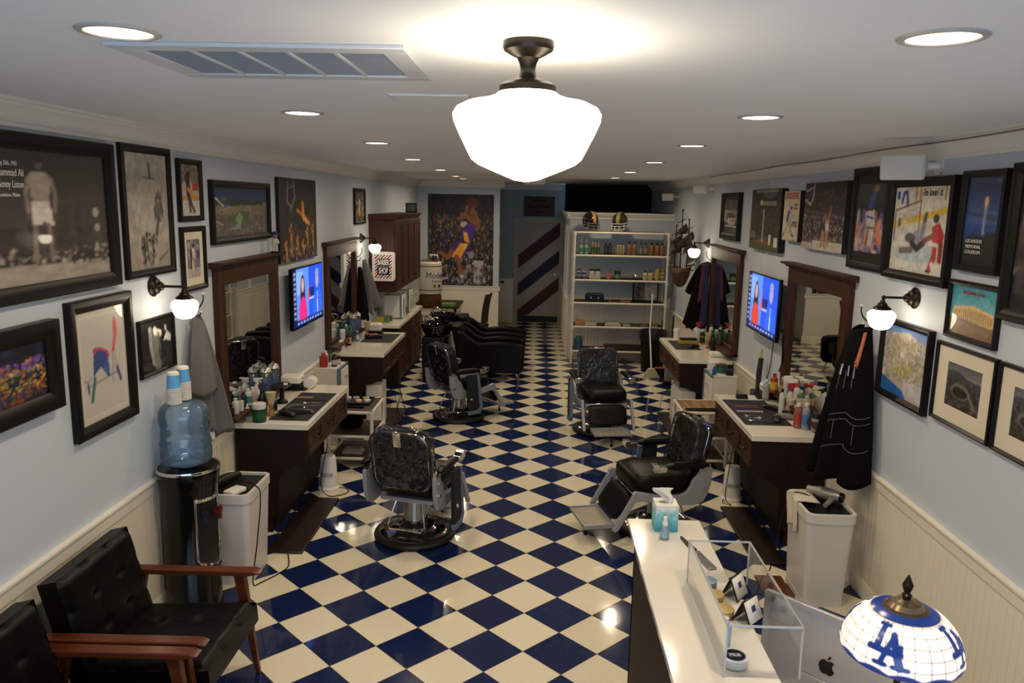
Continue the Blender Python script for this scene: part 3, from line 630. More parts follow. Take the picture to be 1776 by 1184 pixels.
def barber_chair(lab, loc, rz, arm_out=False, hang=True):
    t = thing('barber_chair', lab, 'barber chair', loc, rz, 'vintage black leather barber chairs')
    MB().lathe([(.0001, 0), (.295, 0), (.312, .012), (.316, .03), (.308, .048), (.29, .056), (.272, .056)], n=48).build('base_ring', mat('black_rubber', '0D0D0D', .5), t)
    MB().lathe([(.275, .05), (.262, .062), (.22, .075), (.19, .078), (.165, .095), (.155, .10), (.15, .112), (.125, .118), (.11, .13), (.098, .135), (.098, .15), (.0001, .15)], n=48).build('base_dome', mat('dark_chrome', '8A8783', .1, metal=1), t)
    MB().lathe([(.0001, .13), (.088, .13), (.085, .16), (.083, .33), (.095, .34), (.095, .36), (.0001, .36)], n=32).build('column', STEEL, t)
    MB().prism(rrect(.44, .34, .03), .335, .365, 'Z').build('seat_plate', GREYM, t)
    side = [(.31, .445), (.33, .43), (.335, .405), (.47, .165), (.485, .145), (.46, .13), (.435, .145), (.31, .36), (.26, .365), (-.02, .315), (-.17, .31), (-.24, .335), (-.275, .39), (-.30, .48), (-.305, .60), (-.20, .60), (-.205, .575), (-.185, .545), (-.15, .51), (-.13, .46), (-.10, .415), (-.04, .395), (.10, .40), (.24, .43)]
    for s in (-1, 1): MB().prism(side, s*.262, s*.292, 'X').build('side_frame', GREYM, t, bev=.004)
    cushion(.50, .53, .145, .04, xf=TR(0, .05, .468)).build('seat', LEATHER, t, smooth=60)
    MB().box(-.235, .285, .35, .235, .305, .40).build('apron_trim', CHROME, t, bev=.004)
    # calf pad between the front struts
    X = TR(0, .378, .285) @ Matrix.Rotation(math.radians(33), 4, 'X')
    cushion(.43, .24, .03, .012, xf=X @ Matrix.Rotation(PI/2, 4, 'X'), crown=.004).build('calf_pad', LEATHER, t, smooth=60)
    # footrest
    g = MB().box(-.20, .44, .135, .20, .455, .165).box(-.20, .665, .135, .20, .68, .16).box(-.205, .44, .13, -.19, .68, .165).box(.19, .44, .13, .205, .68, .165)
    g.box(-.19, .455, .138, .19, .665, .145); f = g.build('footrest', GREYM, t, bev=.003)
    g = MB()
    for k in range(15): g.box(-.185+k*.0253, .455, .145, -.173+k*.0253, .665, .153)
    g.build('ribs', mat('worn_alloy', 'B9B29F', .4, metal=.5), f)
    MB().cyl((.0, .60, .02), (0, .60, .135), .008).lathe([(.0001, 0), (.016, 0), (.02, .012), (.012, .024), (.0001, .026)], (0, .6, 0)).build('footrest_stop', BLACKP, f)
    # back
    B = TR(0, -.245, .685) @ Matrix.Rotation(math.radians(12), 4, 'X')
    P = [(a, b) for a, b in rrect(.43, .46, .09, 7)]
    MB(B).prism(P, .0, .075, 'Y').build('backrest', LEATHER, t, bev=.018, seg=3)
    MB(B).prism([(a*.985, b*.985) for a, b in P], -.03, .0, 'Y').build('back_shell', mat('back_panel_leather', '101013', .25), t, bev=.008)
    MB(B).tube([(a*1.01, -.012, b*1.01) for a, b in P+P[:1]], .008, 8).build('back_trim', CHROME, t)
    MB(B).prism([(a*1.09, b*1.05) for a, b in P], -.048, .094, 'Y').build('plastic_cover', CRINK, t, bev=.02, seg=3)
    MB(B).box(-.03, -.055, .14, .03, -.045, .25).build('headrest_socket', CHROME, t, bev=.004)
    # arms
    for s in (-1, 1):
        if arm_out and s < 0:
            X = TR(s*.30, -.10, 0) @ RZ(math.radians(105))
        else: X = TR(s*.305, 0, 0)
        a = cushion(.062, .36, .05, .018, xf=X @ TR(0, -.085 if not (arm_out and s < 0) else .1, .638), crown=.004).build('armrest', LEATHER, t, smooth=60)
        dy = 0 if not (arm_out and s < 0) else .185
        MB(X).box(-.03, .085+dy, .60, .03, .185+dy, .645).box(-.036, .15+dy, .615, .036, .20+dy, .665).build('arm_cap', CHROME, a, bev=.006)
        MB(TR(s*.277, 0, 0)).box(-.014, -.29, .58, .014, -.235, .63).cyl((s*.01, -.25, .45), (s*.03, -.25, .45), .016).cyl((s*.01, -.235, .54), (s*.03, -.235, .54), .012).build('arm_bracket', CHROME, a)
    MB().tube([(-.10, -.10, .34), (-.15, -.17, .14), (-.13, -.19, .115), (.13, -.19, .115), (.15, -.17, .14), (.10, -.10, .34)], .0065, 8).build('foot_bar', CHROME, t)
    MB().tube([(.10, -.02, .28), (.22, -.04, .25), (.34, -.06, .30), (.36, -.06, .31)], .007, 8).ball((.37, -.06, .315), .016).build('pump_lever', CHROME, t)
    if hang:
        X = TR(.335, -.04, 0)
        MB(X).prism([(-.075, .60), (.055, .60), (.10, .20), (.06, .175), (-.04, .17), (-.06, .2)], .0, .03, 'X').build('strop_pad', mat('navy_black_canvas', '15171F', .8), t, bev=.004)
        MB(X).prism([(.055, .60), (.09, .59), (.145, .19), (.10, .13), (-.05, .125), (-.06, .165), (.06, .175), (.10, .21)], .0, .036, 'X').build('strop_edge', mat('blue_grey_canvas', '5B6A80', .7), t, bev=.004)
    return t
barber_chair('black leather barber chair seen from behind, nearest on the left', (-1.09, .04, 0), -math.radians(14))
barber_chair('black leather barber chair turned towards the aisle beside the shampoo chairs', (-1.09, 3.43, 0), -math.radians(52))
barber_chair('black leather barber chair facing the camera, furthest on the right', (.58, 3.05, 0), PI+math.radians(8), arm_out=False)
barber_chair('black leather barber chair facing left behind the reception counter', (.83, .30, 0), PI/2+math.radians(14))
# ================================================================ LOUNGE CHAIRS
TEAK = wood('teak_arm', '431C0D', '632E16', .3, 'Y')
def tuft(w, d, h, nx, ny, xf=None, dent=.018, N=36):
    g = MB(xf)
    def top(u, v):
        x, y = (u-.5)*w, (v-.5)*d; e = min(1, min(u, 1-u)/.06)*min(1, min(v, 1-v)/.06)
        a = abs(math.sin(PI*nx*u)); b = abs(math.sin(PI*ny*v)); seam = min(a**.5, 1)*.5+min(b**.5, 1)*.5
        p = (math.cos(PI*nx*u)**12)*(math.cos(PI*ny*v)**12)
        return (x, y, h/2-(1-e)*.03-dent*(1-seam)*.35-p*dent)
    g.surf(top, N, N); g.surf(lambda u, v: ((u-.5)*w, (v-.5)*d, -h/2), 1, 1)
    for fn in (lambda u, v: ((u-.5)*w, -d/2, -h/2+v*(h-.03)), lambda u, v: ((u-.5)*w, d/2, -h/2+v*(h-.03)), lambda u, v: (-w/2, (u-.5)*d, -h/2+v*(h-.03)), lambda u, v: (w/2, (u-.5)*d, -h/2+v*(h-.03))): g.surf(fn, 12, 2)
    return g
def armchair(lab, loc, rz):
    t = thing('lounge_armchair', lab, 'armchair', loc, rz, 'black tufted lounge armchairs')
    tuft(.62, .64, .13, 3, 3, TR(0, .06, .385) @ Matrix.Rotation(.06, 4, 'X')).build('seat', LEATHER, t, smooth=70)
    B = TR(0, -.335, .60) @ Matrix.Rotation(math.radians(-108)+PI, 4, 'X')
    tuft(.62, .50, .12, 3, 3, TR(0, -.27, .60) @ Matrix.Rotation(math.radians(-76), 4, 'X')).build('backrest', LEATHER, t, smooth=70)
    for s in (-1, 1):
        MB().prism([(-.36, .575), (.34, .585), (.40, .60), (.36, .615), (-.36, .605)], s*.31, s*.375, 'X').build('armrest', TEAK, t, bev=.006)
        MB().add([(s*.325, .25, .58), (s*.365, .25, .58), (s*.365, .31, .58), (s*.325, .31, .58), (s*.335, .345, 0), (s*.36, .345, 0), (s*.36, .37, 0), (s*.335, .37, 0)], [(0,1,2,3),(7,6,5,4),(0,4,5,1),(1,5,6,2),(2,6,7,3),(3,7,4,0)]).build('leg', TEAK, t, bev=.004)
        MB().add([(s*.325, -.28, .58), (s*.365, -.28, .58), (s*.365, -.22, .58), (s*.325, -.22, .58), (s*.335, -.38, 0), (s*.36, -.38, 0), (s*.36, -.35, 0), (s*.335, -.35, 0)], [(0,1,2,3),(7,6,5,4),(0,4,5,1),(1,5,6,2),(2,6,7,3),(3,7,4,0)]).build('leg', TEAK, t, bev=.004)
    MB().box(-.33, .22, .27, .33, .26, .32).box(-.33, -.26, .27, .33, -.22, .32).build('stretcher', TEAK, t, bev=.004)
    return t
armchair('black tufted armchair with teak arms beside the water cooler', (-2.02, -2.16, 0), -PI/2)
armchair('black tufted armchair cut by the lower left corner of the view', (-2.02, -2.93, 0), -PI/2)
# ================================================================ SHAMPOO AREA
def shampoo_chair(lab, loc):
    t = thing('shampoo_chair', lab, 'chair', loc, 0, 'black shampoo armchairs in a row')
    pr = [(0, .13), (.92, .13), (.97, .2), (.98, .50), (.95, .555), (.85, .575), (.6, .585), (.35, .565), (.25, .60), (.12, .70), (.02, .74), (-.03, .70), (-.02, .3)]
    for y in (0, .52): MB().prism(pr, y, y+.10, 'Y').build('arm_panel', LEATHER, t, bev=.025, seg=3)
    cushion(.75, .42, .16, .03, xf=TR(.55, .31, .40)).build('seat', LEATHER, t)
    MB().prism([(0, .3), (.16, .3), (.05, .80), (-.10, .80)], .10, .52, 'Y').build('backrest', LEATHER, t, bev=.02)
    for x, dx in ((.12, -.04), (.86, .05)):
        for y in (.06, .56): MB().tube([(x, y, .15), (x+dx, y, .0)], [.013, .009], 8).build('leg', CHROME, t)
    return t
shampoo_chair('black shampoo armchair nearer the barber chairs', (-1.32, 5.36, 0))
shampoo_chair('black shampoo armchair nearer the rear poster', (-1.32, 6.30, 0))
def basin(lab, loc):
    t = thing('shampoo_basin', lab, 'basin', loc, 0, 'glossy black shampoo basins')
    G = mat('gloss_black_ceramic', '060606', .06, coat=.6)
    MB().box(-.2, -.2, 0, .08, .2, .62).build('pedestal', BLACKP, t, bev=.02)
    MB().lathe([(.0001, .60), (.13, .60), (.2, .66), (.235, .74), (.245, .80), (.235, .81), (.22, .80), (.19, .73), (.1, .69), (.0001, .685)], n=32, sy=1.1).build('bowl', G, t)
    MB().tube([(-.19, 0, .80), (-.20, 0, .88), (-.12, 0, .90), (-.08, 0, .87)], .012, 10, sub=4).cyl((-.2, -.07, .81), (-.2, -.07, .85), .018).cyl((-.2, .07, .81), (-.2, .07, .85), .018).build('tap', CHROME, t)
    MB().tube([(-.12, .12, .82), (-.05, .14, .86), (.0, .12, .84)], .014, 8, sub=3).build('spray_head', CHROME, t)
    return t
basin('glossy black shampoo basin nearer the barber chairs', (-1.64, 5.67, 0)); basin('glossy black shampoo basin nearer the rear poster', (-1.64, 6.61, 0))
t = thing('corner_table', 'brown topped white desk in the rear left corner', 'table', (-1.98, 8.35, 0))
MB().box(-.40, -.42, .71, .42, .55, .745).build('tabletop', WALNUTX, t, bev=.004)
for x in (-.36, .36):
    for y in (-.36, .5): MB().box(x-.02, y-.02, 0, x+.02, y+.02, .71).build('leg', WHITEP, t)
MB().box(-.38, -.38, .60, .38, .5, .71).build('drawer_box', CREAM, t)
t = thing('office_chair', 'dark mesh backed office chair beside the rear desk', 'chair', (-1.25, 7.75, 0), PI*.45)
cushion(.45, .45, .06, .02, xf=TR(0, 0, .45)).build('seat', BLACKP, t)
MB().surf(lambda u, v: ((u-.5)*.42, -.22-.07*v*v+.05*(u-.5)**2*4, .52+.5*v), 12, 10).build('backrest', mat('brown_black_mesh', '241C18', .7), t, thick=.02)
g = MB().cyl((0, 0, .06), (0, 0, .43), .022)
for k in range(5): a = 2*PI*k/5; g.tube([(0, 0, .08), (.26*math.cos(a), .26*math.sin(a), .05)], .014); g.ball((.27*math.cos(a), .27*math.sin(a), .025), .025)
g.build('swivel_base', CHROME, t)
# ================================================================ PICTURES
def fframe(mb, w, h, f, d, lip=.006):
    """mitred frame bars from a moulded profile: outer w x h, face width f, depth d"""
    pr = [(0, 0), (0, -d+lip), (lip, -d), (f*.45, -d), (f*.6, -d+.004), (f*.9, -d*.7), (f, -d*.6), (f, 0)]
    n = len(pr); C4 = [(-w/2, -h/2, 1, 1), (w/2, -h/2, -1, 1), (w/2, h/2, -1, -1), (-w/2, h/2, 1, -1)]
    vs = [(cx+sx*a, b, cz+sz*a) for cx, cz, sx, sz in C4 for a, b in pr]
    fs = [(c*n+k, c*n+(k+1) % n, ((c+1) % 4)*n+(k+1) % n, ((c+1) % 4)*n+k) for c in range(4) for k in range(n)]
    mb.add(vs, fs)
def picture(lab, side, a0, a1, z0, z1, cv, f=.035, mount=None, name='framed_picture', cat='picture', depth=.03, canvas=False, tilt=0, fmat=None, m2=None, gy=0):
    """a0..a1 = world Y span on a side wall (or X on the back wall), z0..z1 = heights of the outer edge"""
    w_ = abs(a1-a0); h_ = z1-z0; c = (a0+a1)/2; zc = (z0+z1)/2
    if side == 'L': loc, rz = (XL, c, zc), PI/2
    elif side == 'R': loc, rz = (XR, c, zc), -PI/2
    else: loc, rz = (c, YB, zc), 0
    t = thing(name, lab, cat, loc, rz)
    if canvas:
        MB().box(-w_/2, -depth, -h_/2, w_/2, -.002, h_/2).build('stretcher', mat('canvas_edge_black', '0E0D0C', .7), t, bev=.002)
        cv.mesh('print', w_-.004, h_-.004, CANVAS, t, (0, -depth-.0012, 0)); return t
    g = MB(); fframe(g, w_, h_, f, depth); g.build('frame', fmat or BLACKW, t, smooth=30)
    MB().box(-w_/2+.008, -.006, -h_/2+.008, w_/2-.008, -.001, h_/2-.008).build('backing', mat('brown_backing', '3A3128', .9), t)
    iw, ih = w_-2*f, h_-2*f
    if mount:
        mx_, mt, mb_ = mount; g = MB(); y = -depth*.45
        g.box(-iw/2, y, -ih/2, -iw/2+mx_, y+.003, ih/2).box(iw/2-mx_, y, -ih/2, iw/2, y+.003, ih/2).box(-iw/2+mx_, y, ih/2-mt, iw/2-mx_, y+.003, ih/2).box(-iw/2+mx_, y, -ih/2, iw/2-mx_, y+.003, -ih/2+mb_)
        g.build('mount', m2 or MATB, t)
        cv.mesh('print', iw-2*mx_, ih-mt-mb_, PRINT, t, (0, y+.002, (mb_-mt)/2))
    else: cv.mesh('print', iw, ih, PRINT, t, (0, -depth*.42, 0), grain=0 if 'pale print' in lab else 1)
    return t
GR = ['3A3632', '8C857B', '5E5850', 'A49C90', '1E1B19']
# boxing photograph, generic standing boxer
c = Cv(120, 90, '2A2320', 1); c.grad('3B332D', '221C1A', .25, 1).re(0, 0, 1, .13, '8E8478').re(.03, .62, .98, .63, '4A423B', .4).re(.0, .30, 1, .302, '5A5048', .5)
c.sp(0, .12, 1, .26, ['8C8276', '5A5048', 'B4A898', '2E2723'], 150, .014); c.po([(0, .0), (1, .0), (1, .09), (.5, .15), (0, .10)], 'A0968A')
c.sp(.70, .26, 1, .40, ['2A2421', '3A332E'], 60, .02)
for x, s in ((.60, -1), (.66, 1)): c.ln([(x, .50), (x+s*.008, .34), (x+s*.012, .16)], .011, '7C7066')
c.po([(.585, .62), (.675, .62), (.69, .43), (.64, .47), (.63, .44), (.58, .45)], 'D6CDBE')
c.po([(.59, .62), (.672, .62), (.695, .80), (.66, .85), (.60, .85), (.57, .80)], '9A8D80'); c.el(.632, .91, .017, .05, '6A5F56'); c.el(.632, .94, .018, .03, '15110F')
c.ln([(.577, .80), (.562, .68), (.568, .54)], .009, '8A7D71'); c.ln([(.69, .80), (.707, .68), (.70, .54)], .009, '8A7D71'); c.el(.568, .50, .012, .03, '4A413A'); c.el(.70, .50, .012, .03, '4A413A')
c.el(.93, .53, .018, .04, 'C9C3B6', .8); c.el(.935, .40, .016, .035, 'BDB6AA', .8); c.noise(.12)
t = picture('very large black framed boxing photo with white lettering at the upper left', 'L', -3.10, -1.47, 2.09, 2.835, c, f=.075, depth=.045)
LW = mat('print_white_ink', 'D8D4CA', .6)
for s, z, h, wd in (('May 25th, 1965', .235, .020, .16), ('Muhammad Ali', .195, .034, .26), ('vs Sonny Liston', .145, .032, .25), ('Lewiston, Maine', .10, .018, .17)):
    text(s, h, LW, t, (-.02, -.0215, z), width=wd*.8, ext=.0005)
c = Cv(70, 100, 'B0A698', 2); c.grad('8E8478', 'BDB4A6', 0, .4).el(.5, .62, .62, .36, '8F877B', .45).el(.55, .55, .38, .25, 'B8B0A4', .6); c.el(.46, .74, .5, .12, '7E756A', .35)
c.sp(.66, .42, .86, .68, ['3A342F', '57504A', '77706A'], 80, .022); c.ln([(.76, .45), (.70, .36), (.68, .30)], .03, '4E4741'); c.ln([(.56, .91), (.58, .80)], .022, '2A2522'); c.el(.555, .925, .02, .016, '3A332E'); c.ln([(.40, .795), (.68, .79)], .008, '2A2522')
c.re(.30, .04, .62, .26, '3B342F'); c.sp(.30, .04, .66, .30, ['1C1917', '8C8478', '5A534C', 'B4AC9F'], 110, .025); c.ln([(.36, .05), (.36, .28)], .012, '14110F'); c.ln([(.56, .05), (.56, .24)], .012, '14110F'); c.ln([(.72, .06), (.95, .14)], .01, '3A342F'); c.noise(.1)
picture('tall black framed sepia photo with a machine and a distant climber', 'L', -1.37, -.79, 2.10, 2.855, c, f=.045)
c = Cv(50, 70, '8A7C66', 3); c.re(0, 0, 1, .30, 'C3BCB0').re(0, .30, 1, .38, 'C28E2A').re(0, .38, 1, .66, 'B9A98E').sp(0, .66, 1, 1, ['4A4038', '77695A', '9A8A76'], 90, .05).re(.62, .50, .98, .66, 'B03A2E')
c.ln([(.35, .75), (.42, .55), (.40, .42)], .10, '1E1A22').ln([(.42, .52), (.62, .42)], .07, 'C98A24').ln([(.45, .4), (.55, .22), (.70, .08)], .06, '3A3550').ln([(.40, .4), (.48, .1)], .05, '2A2528').el(.42, .80, .11, .07, '14120F').noise(.2)
picture('small black framed ice hockey player photo, upper of the narrow left pair', 'L', -.68, -.335, 2.41, 2.81, c, f=.035)
c = Cv(40, 60, '6A6478', 4); c.re(0, 0, 1, .25, 'A8A49C').sp(0, .5, 1, 1, ['34304A', '5A5470', '8A8490', 'B4A998'], 70, .07).ln([(.5, .78), (.52, .5), (.42, .25)], .11, 'CFC6B4').ln([(.5, .5), (.62, .22)], .08, '8C8478').el(.5, .82, .09, .06, '2A2420').re(.28, .2, .36, .9, '2A2830').noise(.2)
picture('small black framed player photo in a cream mount, lower of the narrow left pair', 'L', -.68, -.325, 1.95, 2.375, c, f=.035, mount=(.045, .05, .05))
c = Cv(110, 70, '51483F', 5); c.grad('2C4A78', '142850', .62, 1).po([(0, .58), (1, .70), (1, .62), (.5, .5), (0, .45)], '6E6450').sp(0, .64, .9, .74, ['1E2A1C', '26331F'], 90, .03).re(0, .45, 1, .62, '75684F', .8)
c.po([(.25, .25), (.42, .52), (.62, .50), (.58, .25), (.42, .08)], '2E5A2E').po([(.35, .32), (.43, .50), (.5, .38), (.46, .22)], '7C8A5A').po([(.22, .14), (.46, .30), (.46, .12)], '8E9AA0', .7)
c.sp(0, 0, 1, .24, ['8C8880', '3A3632', 'B8B2A6', '5E5850', '222020'], 420, .008).sp(.62, .2, 1, .55, ['6E675C', '4A443C', '8C8476'], 240, .010).sp(0, .2, .22, .8, ['54504A', '8A857C', '2A2826'], 120, .012); c.ln([(.02, .80), (.16, .62)], .008, 'BFC4C4').ln([(.02, .33), (.14, .24)], .006, 'BFC4C4').noise(.2)
picture('wide black framed photo of a stadium above the left front mirror', 'L', -.20, .985, 2.235, 2.69, c, f=.05, depth=.04)
c = Cv(90, 80, '1A1512', 6); c.sp(0, .1, 1, .95, ['241C17', '0E0B09', '33281E', '1A2226'], 120, .07, .6)
c.ln([(.22, .95), (.20, .72), (.30, .66), (.40, .78), (.36, 1)], .010, '8E8A84').ln([(.25, .70), (.30, .60), (.33, .70)], .008, '77736C').ln([(.22, .88), (.40, .92)], .007, '8E8A84').ln([(.45, .62), (.58, .56), (.62, .50)], .02, 'B4722A').ln([(.60, .70), (.62, .55), (.70, .47)], .03, 'C98428').ln([(.70, .5), (.78, .44)], .02, 'D0A060')
for x, y, s in ((.28, .38, 1), (.72, .34, .8), (.88, .36, .9), (.45, .25, .7), (.15, .2, .8), (.6, .2, .6)): c.ln([(x, y-.02), (x+.01, y-.22*s)], .028*s, 'A8701F').ln([(x-.05*s, y+.02), (x-.02, y-.05)], .014, 'B87B2A').el(x, y+.05*s, .022, .03, 'B8763A')
c.sp(0, 0, 1, .18, ['C0922E', '7A5520', 'B0A898', '2E241A', '4A2B6E'], 160, .012).sp(.1, .18, .95, .4, ['4A3420', '6E4A22', '241A14'], 120, .014).noise(.25)
picture('large dark unframed canvas print of golden basketball players', 'L', 1.21, 2.37, 1.99, 2.755, c, canvas=True, name='canvas_print')
c = Cv(36, 50, '37322C', 7); c.sp(0, .5, 1, 1, ['5E574C', '1E1B18', '8A8272'], 70, .06).sp(0, 0, 1, .45, ['B08A3A', '6E5630', 'CFC0A0', '2A241E'], 90, .05).ln([(.5, .7), (.5, .2)], .06, 'D0C4A8').re(.1, .58, .9, .63, 'B4AA98', .6).noise(.2)
picture('small black framed team photo left of the hanging cupboard', 'L', 4.12, 4.72, 2.265, 2.715, c, f=.04)
c = Cv(80, 100, 'BDB5A6', 8); c.re(.05, .04, .95, .96, 'C7C0B2').re(.07, .06, .93, .94, 'B9B2A6')
RP, BP, GP = 'C0485A', '33447E', '2F6A66'
c.el(.78, .80, .045, .10, 'C8505C').ln([(.78, .76), (.72, .60)], .028, 'C8505C').ln([(.70, .6), (.69, .40)], .006, '6A5A66').ln([(.74, .62), (.76, .36)], .005, '6A5A66')
c.el(.46, .60, .17, .05, 'B5345A', 1, -.25).po([(.30, .60), (.40, .64), (.55, .60), (.60, .50), (.52, .45), (.42, .47), (.30, .42), (.32, .36), (.27, .36)], BP).po([(.46, .46), (.56, .37), (.62, .37), (.60, .55)], '3C5490').ln([(.30, .38), (.22, .20)], .028, GP).ln([(.14, .33), (.80, .38)], .006, '5A5A6E').ln([(.16, .36), (.17, .28)], .018, BP).ln([(.78, .42), (.84, .30)], .025, '3C3A78').ln([(.08, .40), (.16, .38), (.24, .41)], .005, '5A5A6E').ln([(.66, .42), (.66, .34), (.70, .29)], .006, '6A6A74')
picture('black framed pale print of a brightly coloured lunging figure', 'L', -1.965, -1.375, 1.33, 2.045, c, f=.065, depth=.04)
c = Cv(90, 70, '120E18', 9); c.sp(0, .62, 1, 1, ['121830', '1A2440', '0E1020'], 60, .07).sp(0, .50, 1, .72, ['5A3C9A', '3C3078', 'B06A4A', '7A5AA8'], 110, .03).sp(0, .12, 1, .58, ['A8641E', 'C98A2E', '6E8A34', '7A3A1E', '3A2A6E', 'C0A050'], 260, .022).sp(0, 0, 1, .2, ['2A2470', '9A3A22', '5A4A2A', '161020'], 110, .03).noise(.3)
picture('heavy black framed colourful crowd painting at the far left edge', 'L', -2.78, -2.085, 1.565, 1.99, c, f=.085, depth=.06)
c = Cv(60, 50, '080808', 10); c.ln([(.30, .85), (.30, .5), (.38, .15)], .05, '8E8E8A').ln([(.45, .7), (.45, .3), (.50, .08)], .09, '6A6A66').ln([(.45, .78), (.6, .72)], .06, 'C9C9C2').el(.44, .80, .06, .08, 'D4D4CC').el(.28, .84, .04, .06, 'B0B0AA').el(.78, .80, .035, .07, 'B4B4AE').po([(.70, .55), (.82, .74), (.95, .62), (.93, .5)], 'D0D0CA').ln([(.54, .72), (.60, .3), (.62, .1)], .03, '55554F').sp(.6, .1, 1, .5, ['101010', '1A1A1A'], 30, .06).noise(.2)
picture('small square black and white photo of people in suits below the left sconce', 'L', -1.285, -.845, 1.505, 1.85, c, f=.022, depth=.025)
# right wall
c = Cv(50, 80, '2A2722', 20); c.re(0, .66, 1, 1, '4A463E').sp(0, .7, 1, .95, ['3A362F', '5E584E', '6E675A'], 60, .06).re(0, .32, 1, .68, '8E8878').re(0, 0, 1, .2, '26231E').el(.48, .44, .34, .15, '2E2924').el(.60, .36, .26, .12, '5A554A').ln([(.26, .40), (.80, .44)], .03, 'CFC9B6').ln([(.24, .33), (.76, .32)], .03, 'CFC9B6').ln([(.34, .44), (.36, .26), (.72, .27), (.78, .42)], .025, 'CFC9B6').ln([(.55, .40), (.54, .27)], .025, 'CFC9B6').re(.1, .19, .95, .23, 'B4AE9C').noise(.15)
picture('black framed photo of a football helmet above the right rear mirror', 'R', 3.14, 3.97, 2.20, 2.735, c, f=.075, depth=.05)
c = Cv(90, 80, '1E1A16', 21); c.sp(0, .3, 1, .75, ['3A2E24', '5A4638', '241C18', '70584A'], 400, .012).re(0, .18, 1, .24, '3A3A30').re(0, 0, 1, .14, '4A4A22').po([(.10, .12), (.5, .19), (.85, .12), (.7, .06), (.2, .08)], '6E4428').po([(0, 0), (1, 0), (1, .08), (0, .12)], '3A4A22').ln([(.46, .65), (.46, .15)], .018, 'A89C88').re(.02, .17, .20, .30, '6A6A58', .8).re(.68, .1, .74, .26, 'B4B0A4').re(.84, .08, .96, .22, 'C4C0B6').po([(.42, .95), (.85, .95), (.85, .88), (.63, .84), (.42, .88)], '4A4A4C').re(.40, .74, .85, .80, '77776E').el(.36, .78, .045, .045, 'B8A070').re(.15, .955, .9, .985, 'A8A294', .7).noise(.2)
t = picture('dark unframed canvas of a night baseball stadium above the right television', 'R', 1.56, 2.545, 2.165, 2.75, c, canvas=True, depth=.06, name='canvas_print')
c = Cv(50, 80, 'BDB096', 22); c.re(0, 0, 1, .02, '9A8E76')
c.el(.48, .64, .07, .045, 'A87858').el(.5, .67, .09, .03, '2A4AA0').po([(.36, .60), (.58, .62), (.62, .40), (.36, .38)], 'A8A8A8').ln([(.36, .58), (.28, .44), (.32, .34)], .06, '2A3C80').ln([(.45, .38), (.52, .24), (.60, .12)], .055, '8E8A80').ln([(.38, .40), (.28, .26), (.14, .14)], .055, '9C988E').ln([(.62, .12), (.72, .10)], .03, '2A2A3C').ln([(.10, .13), (.06, .07)], .03, '2A2A3C').re(.05, .1, .1, .12, '2A2A3C')
t = picture('small unframed DODGERS canvas with a pitcher on cream', 'R', 1.05, 1.475, 2.29, 2.72, c, canvas=True, depth=.06, name='canvas_print')
RL = mat('print_red_ink', 'A03028', .6); DL = mat('print_dark_ink', '2A2428', .6)
text('DODGERS', .055, RL, t, (0, -.063, .17), width=.33, ext=.0006); text('1952', .05, DL, t, (.10, -.063, -.07), width=.14, ext=.0006); text('YEAR\nBOOK', .022, RL, t, (.12, -.063, .08), width=.08, ext=.0006)
c = Cv(90, 80, '1C1814', 23); c.sp(0, .52, 1, .9, ['3A2622', '5A3430', '241C1A', '70504A'], 320, .011).re(0, .46, 1, .60, '241F1C').po([(0, .62), (1, .52), (1, .48), (0, .56)], '4A4038').sp(0, .06, 1, .52, ['8A3A44', 'B0727A', 'C8B4A8', '4A2226', '6E6A78', 'D0C8BC'], 620, .010)
c.re(.3, 0, 1, .14, 'C0B6A8').re(.0, 0, .3, .10, 'A89C8E').ln([(.02, .75), (.16, .68), (.22, .76), (.24, .98)], .014, 'B4AEA2').ln([(.02, .88), (.2, .93)], .012, 'B4AEA2')
for x, col in ((.52, '2A2630'), (.62, 'BFB8AC')): c.ln([(x, .42), (x+.01, .30)], .045, col).ln([(x, .28), (x-.01, .06)], .022, 'A87E66').ln([(x+.02, .28), (x+.05, .08)], .02, 'A87E66').el(x, .47, .025, .03, '7A5040').ln([(x, .42), (x+.05, .54)], .016, '8E644E')
c.ln([(.66, .50), (.68, .66)], .012, '9A7058').el(.68, .80, .022, .025, '5A4A40').noise(.25)
picture('unframed canvas of basketball players before a red crowd', 'R', .09, .965, 2.25, 2.775, c, canvas=True, depth=.05, name='canvas_print')
c = Cv(60, 90, '17151A', 24); c.re(0, .58, 1, 1, '14201C').sp(0, 0, 1, .55, ['C08A7A', 'B0A0A8', 'C8B4A8', '8A6A7A', 'D07A4A', '6A6AA8'], 130, .07).ln([(.50, .68), (.58, .82), (.64, .92)], .07, '2A3C80').el(.66, .93, .10, .05, '8A5A3C').el(.52, .66, .10, .06, '5A3A2E').el(.52, .70, .11, .04, '223A90').po([(.34, .60), (.66, .62), (.70, .40), (.64, .1), (.36, .1), (.38, .40)], 'BDB8B4').ln([(.38, .53), (.62, .50)], .02, '2A4AA8').ln([(.42, .36), (.66, .36)], .025, '5A5A6A').ln([(.46, .30), (.44, .12)], .05, '9A5A3A').re(.74, .04, .88, .12, '2A3C80').noise(.15)
picture('black framed photo of a baseball player in blue cap raising one arm', 'R', -.545, .05, 2.165, 2.855, c, f=.05, mount=(.03, .06, .07), m2=mat('black_mount', '171310', .6))
c = Cv(100, 90, 'D2CAB6', 25); c.re(0, .70, 1, 1, 'DAD2C0').po([(.0, .58), (1, .78), (1, .70), (0, .50)], 'DDB52A').re(0, 0, 1, .50, 'D0CCC4', .8).el(.45, .22, .42, .10, 'A8BCC8', .8)
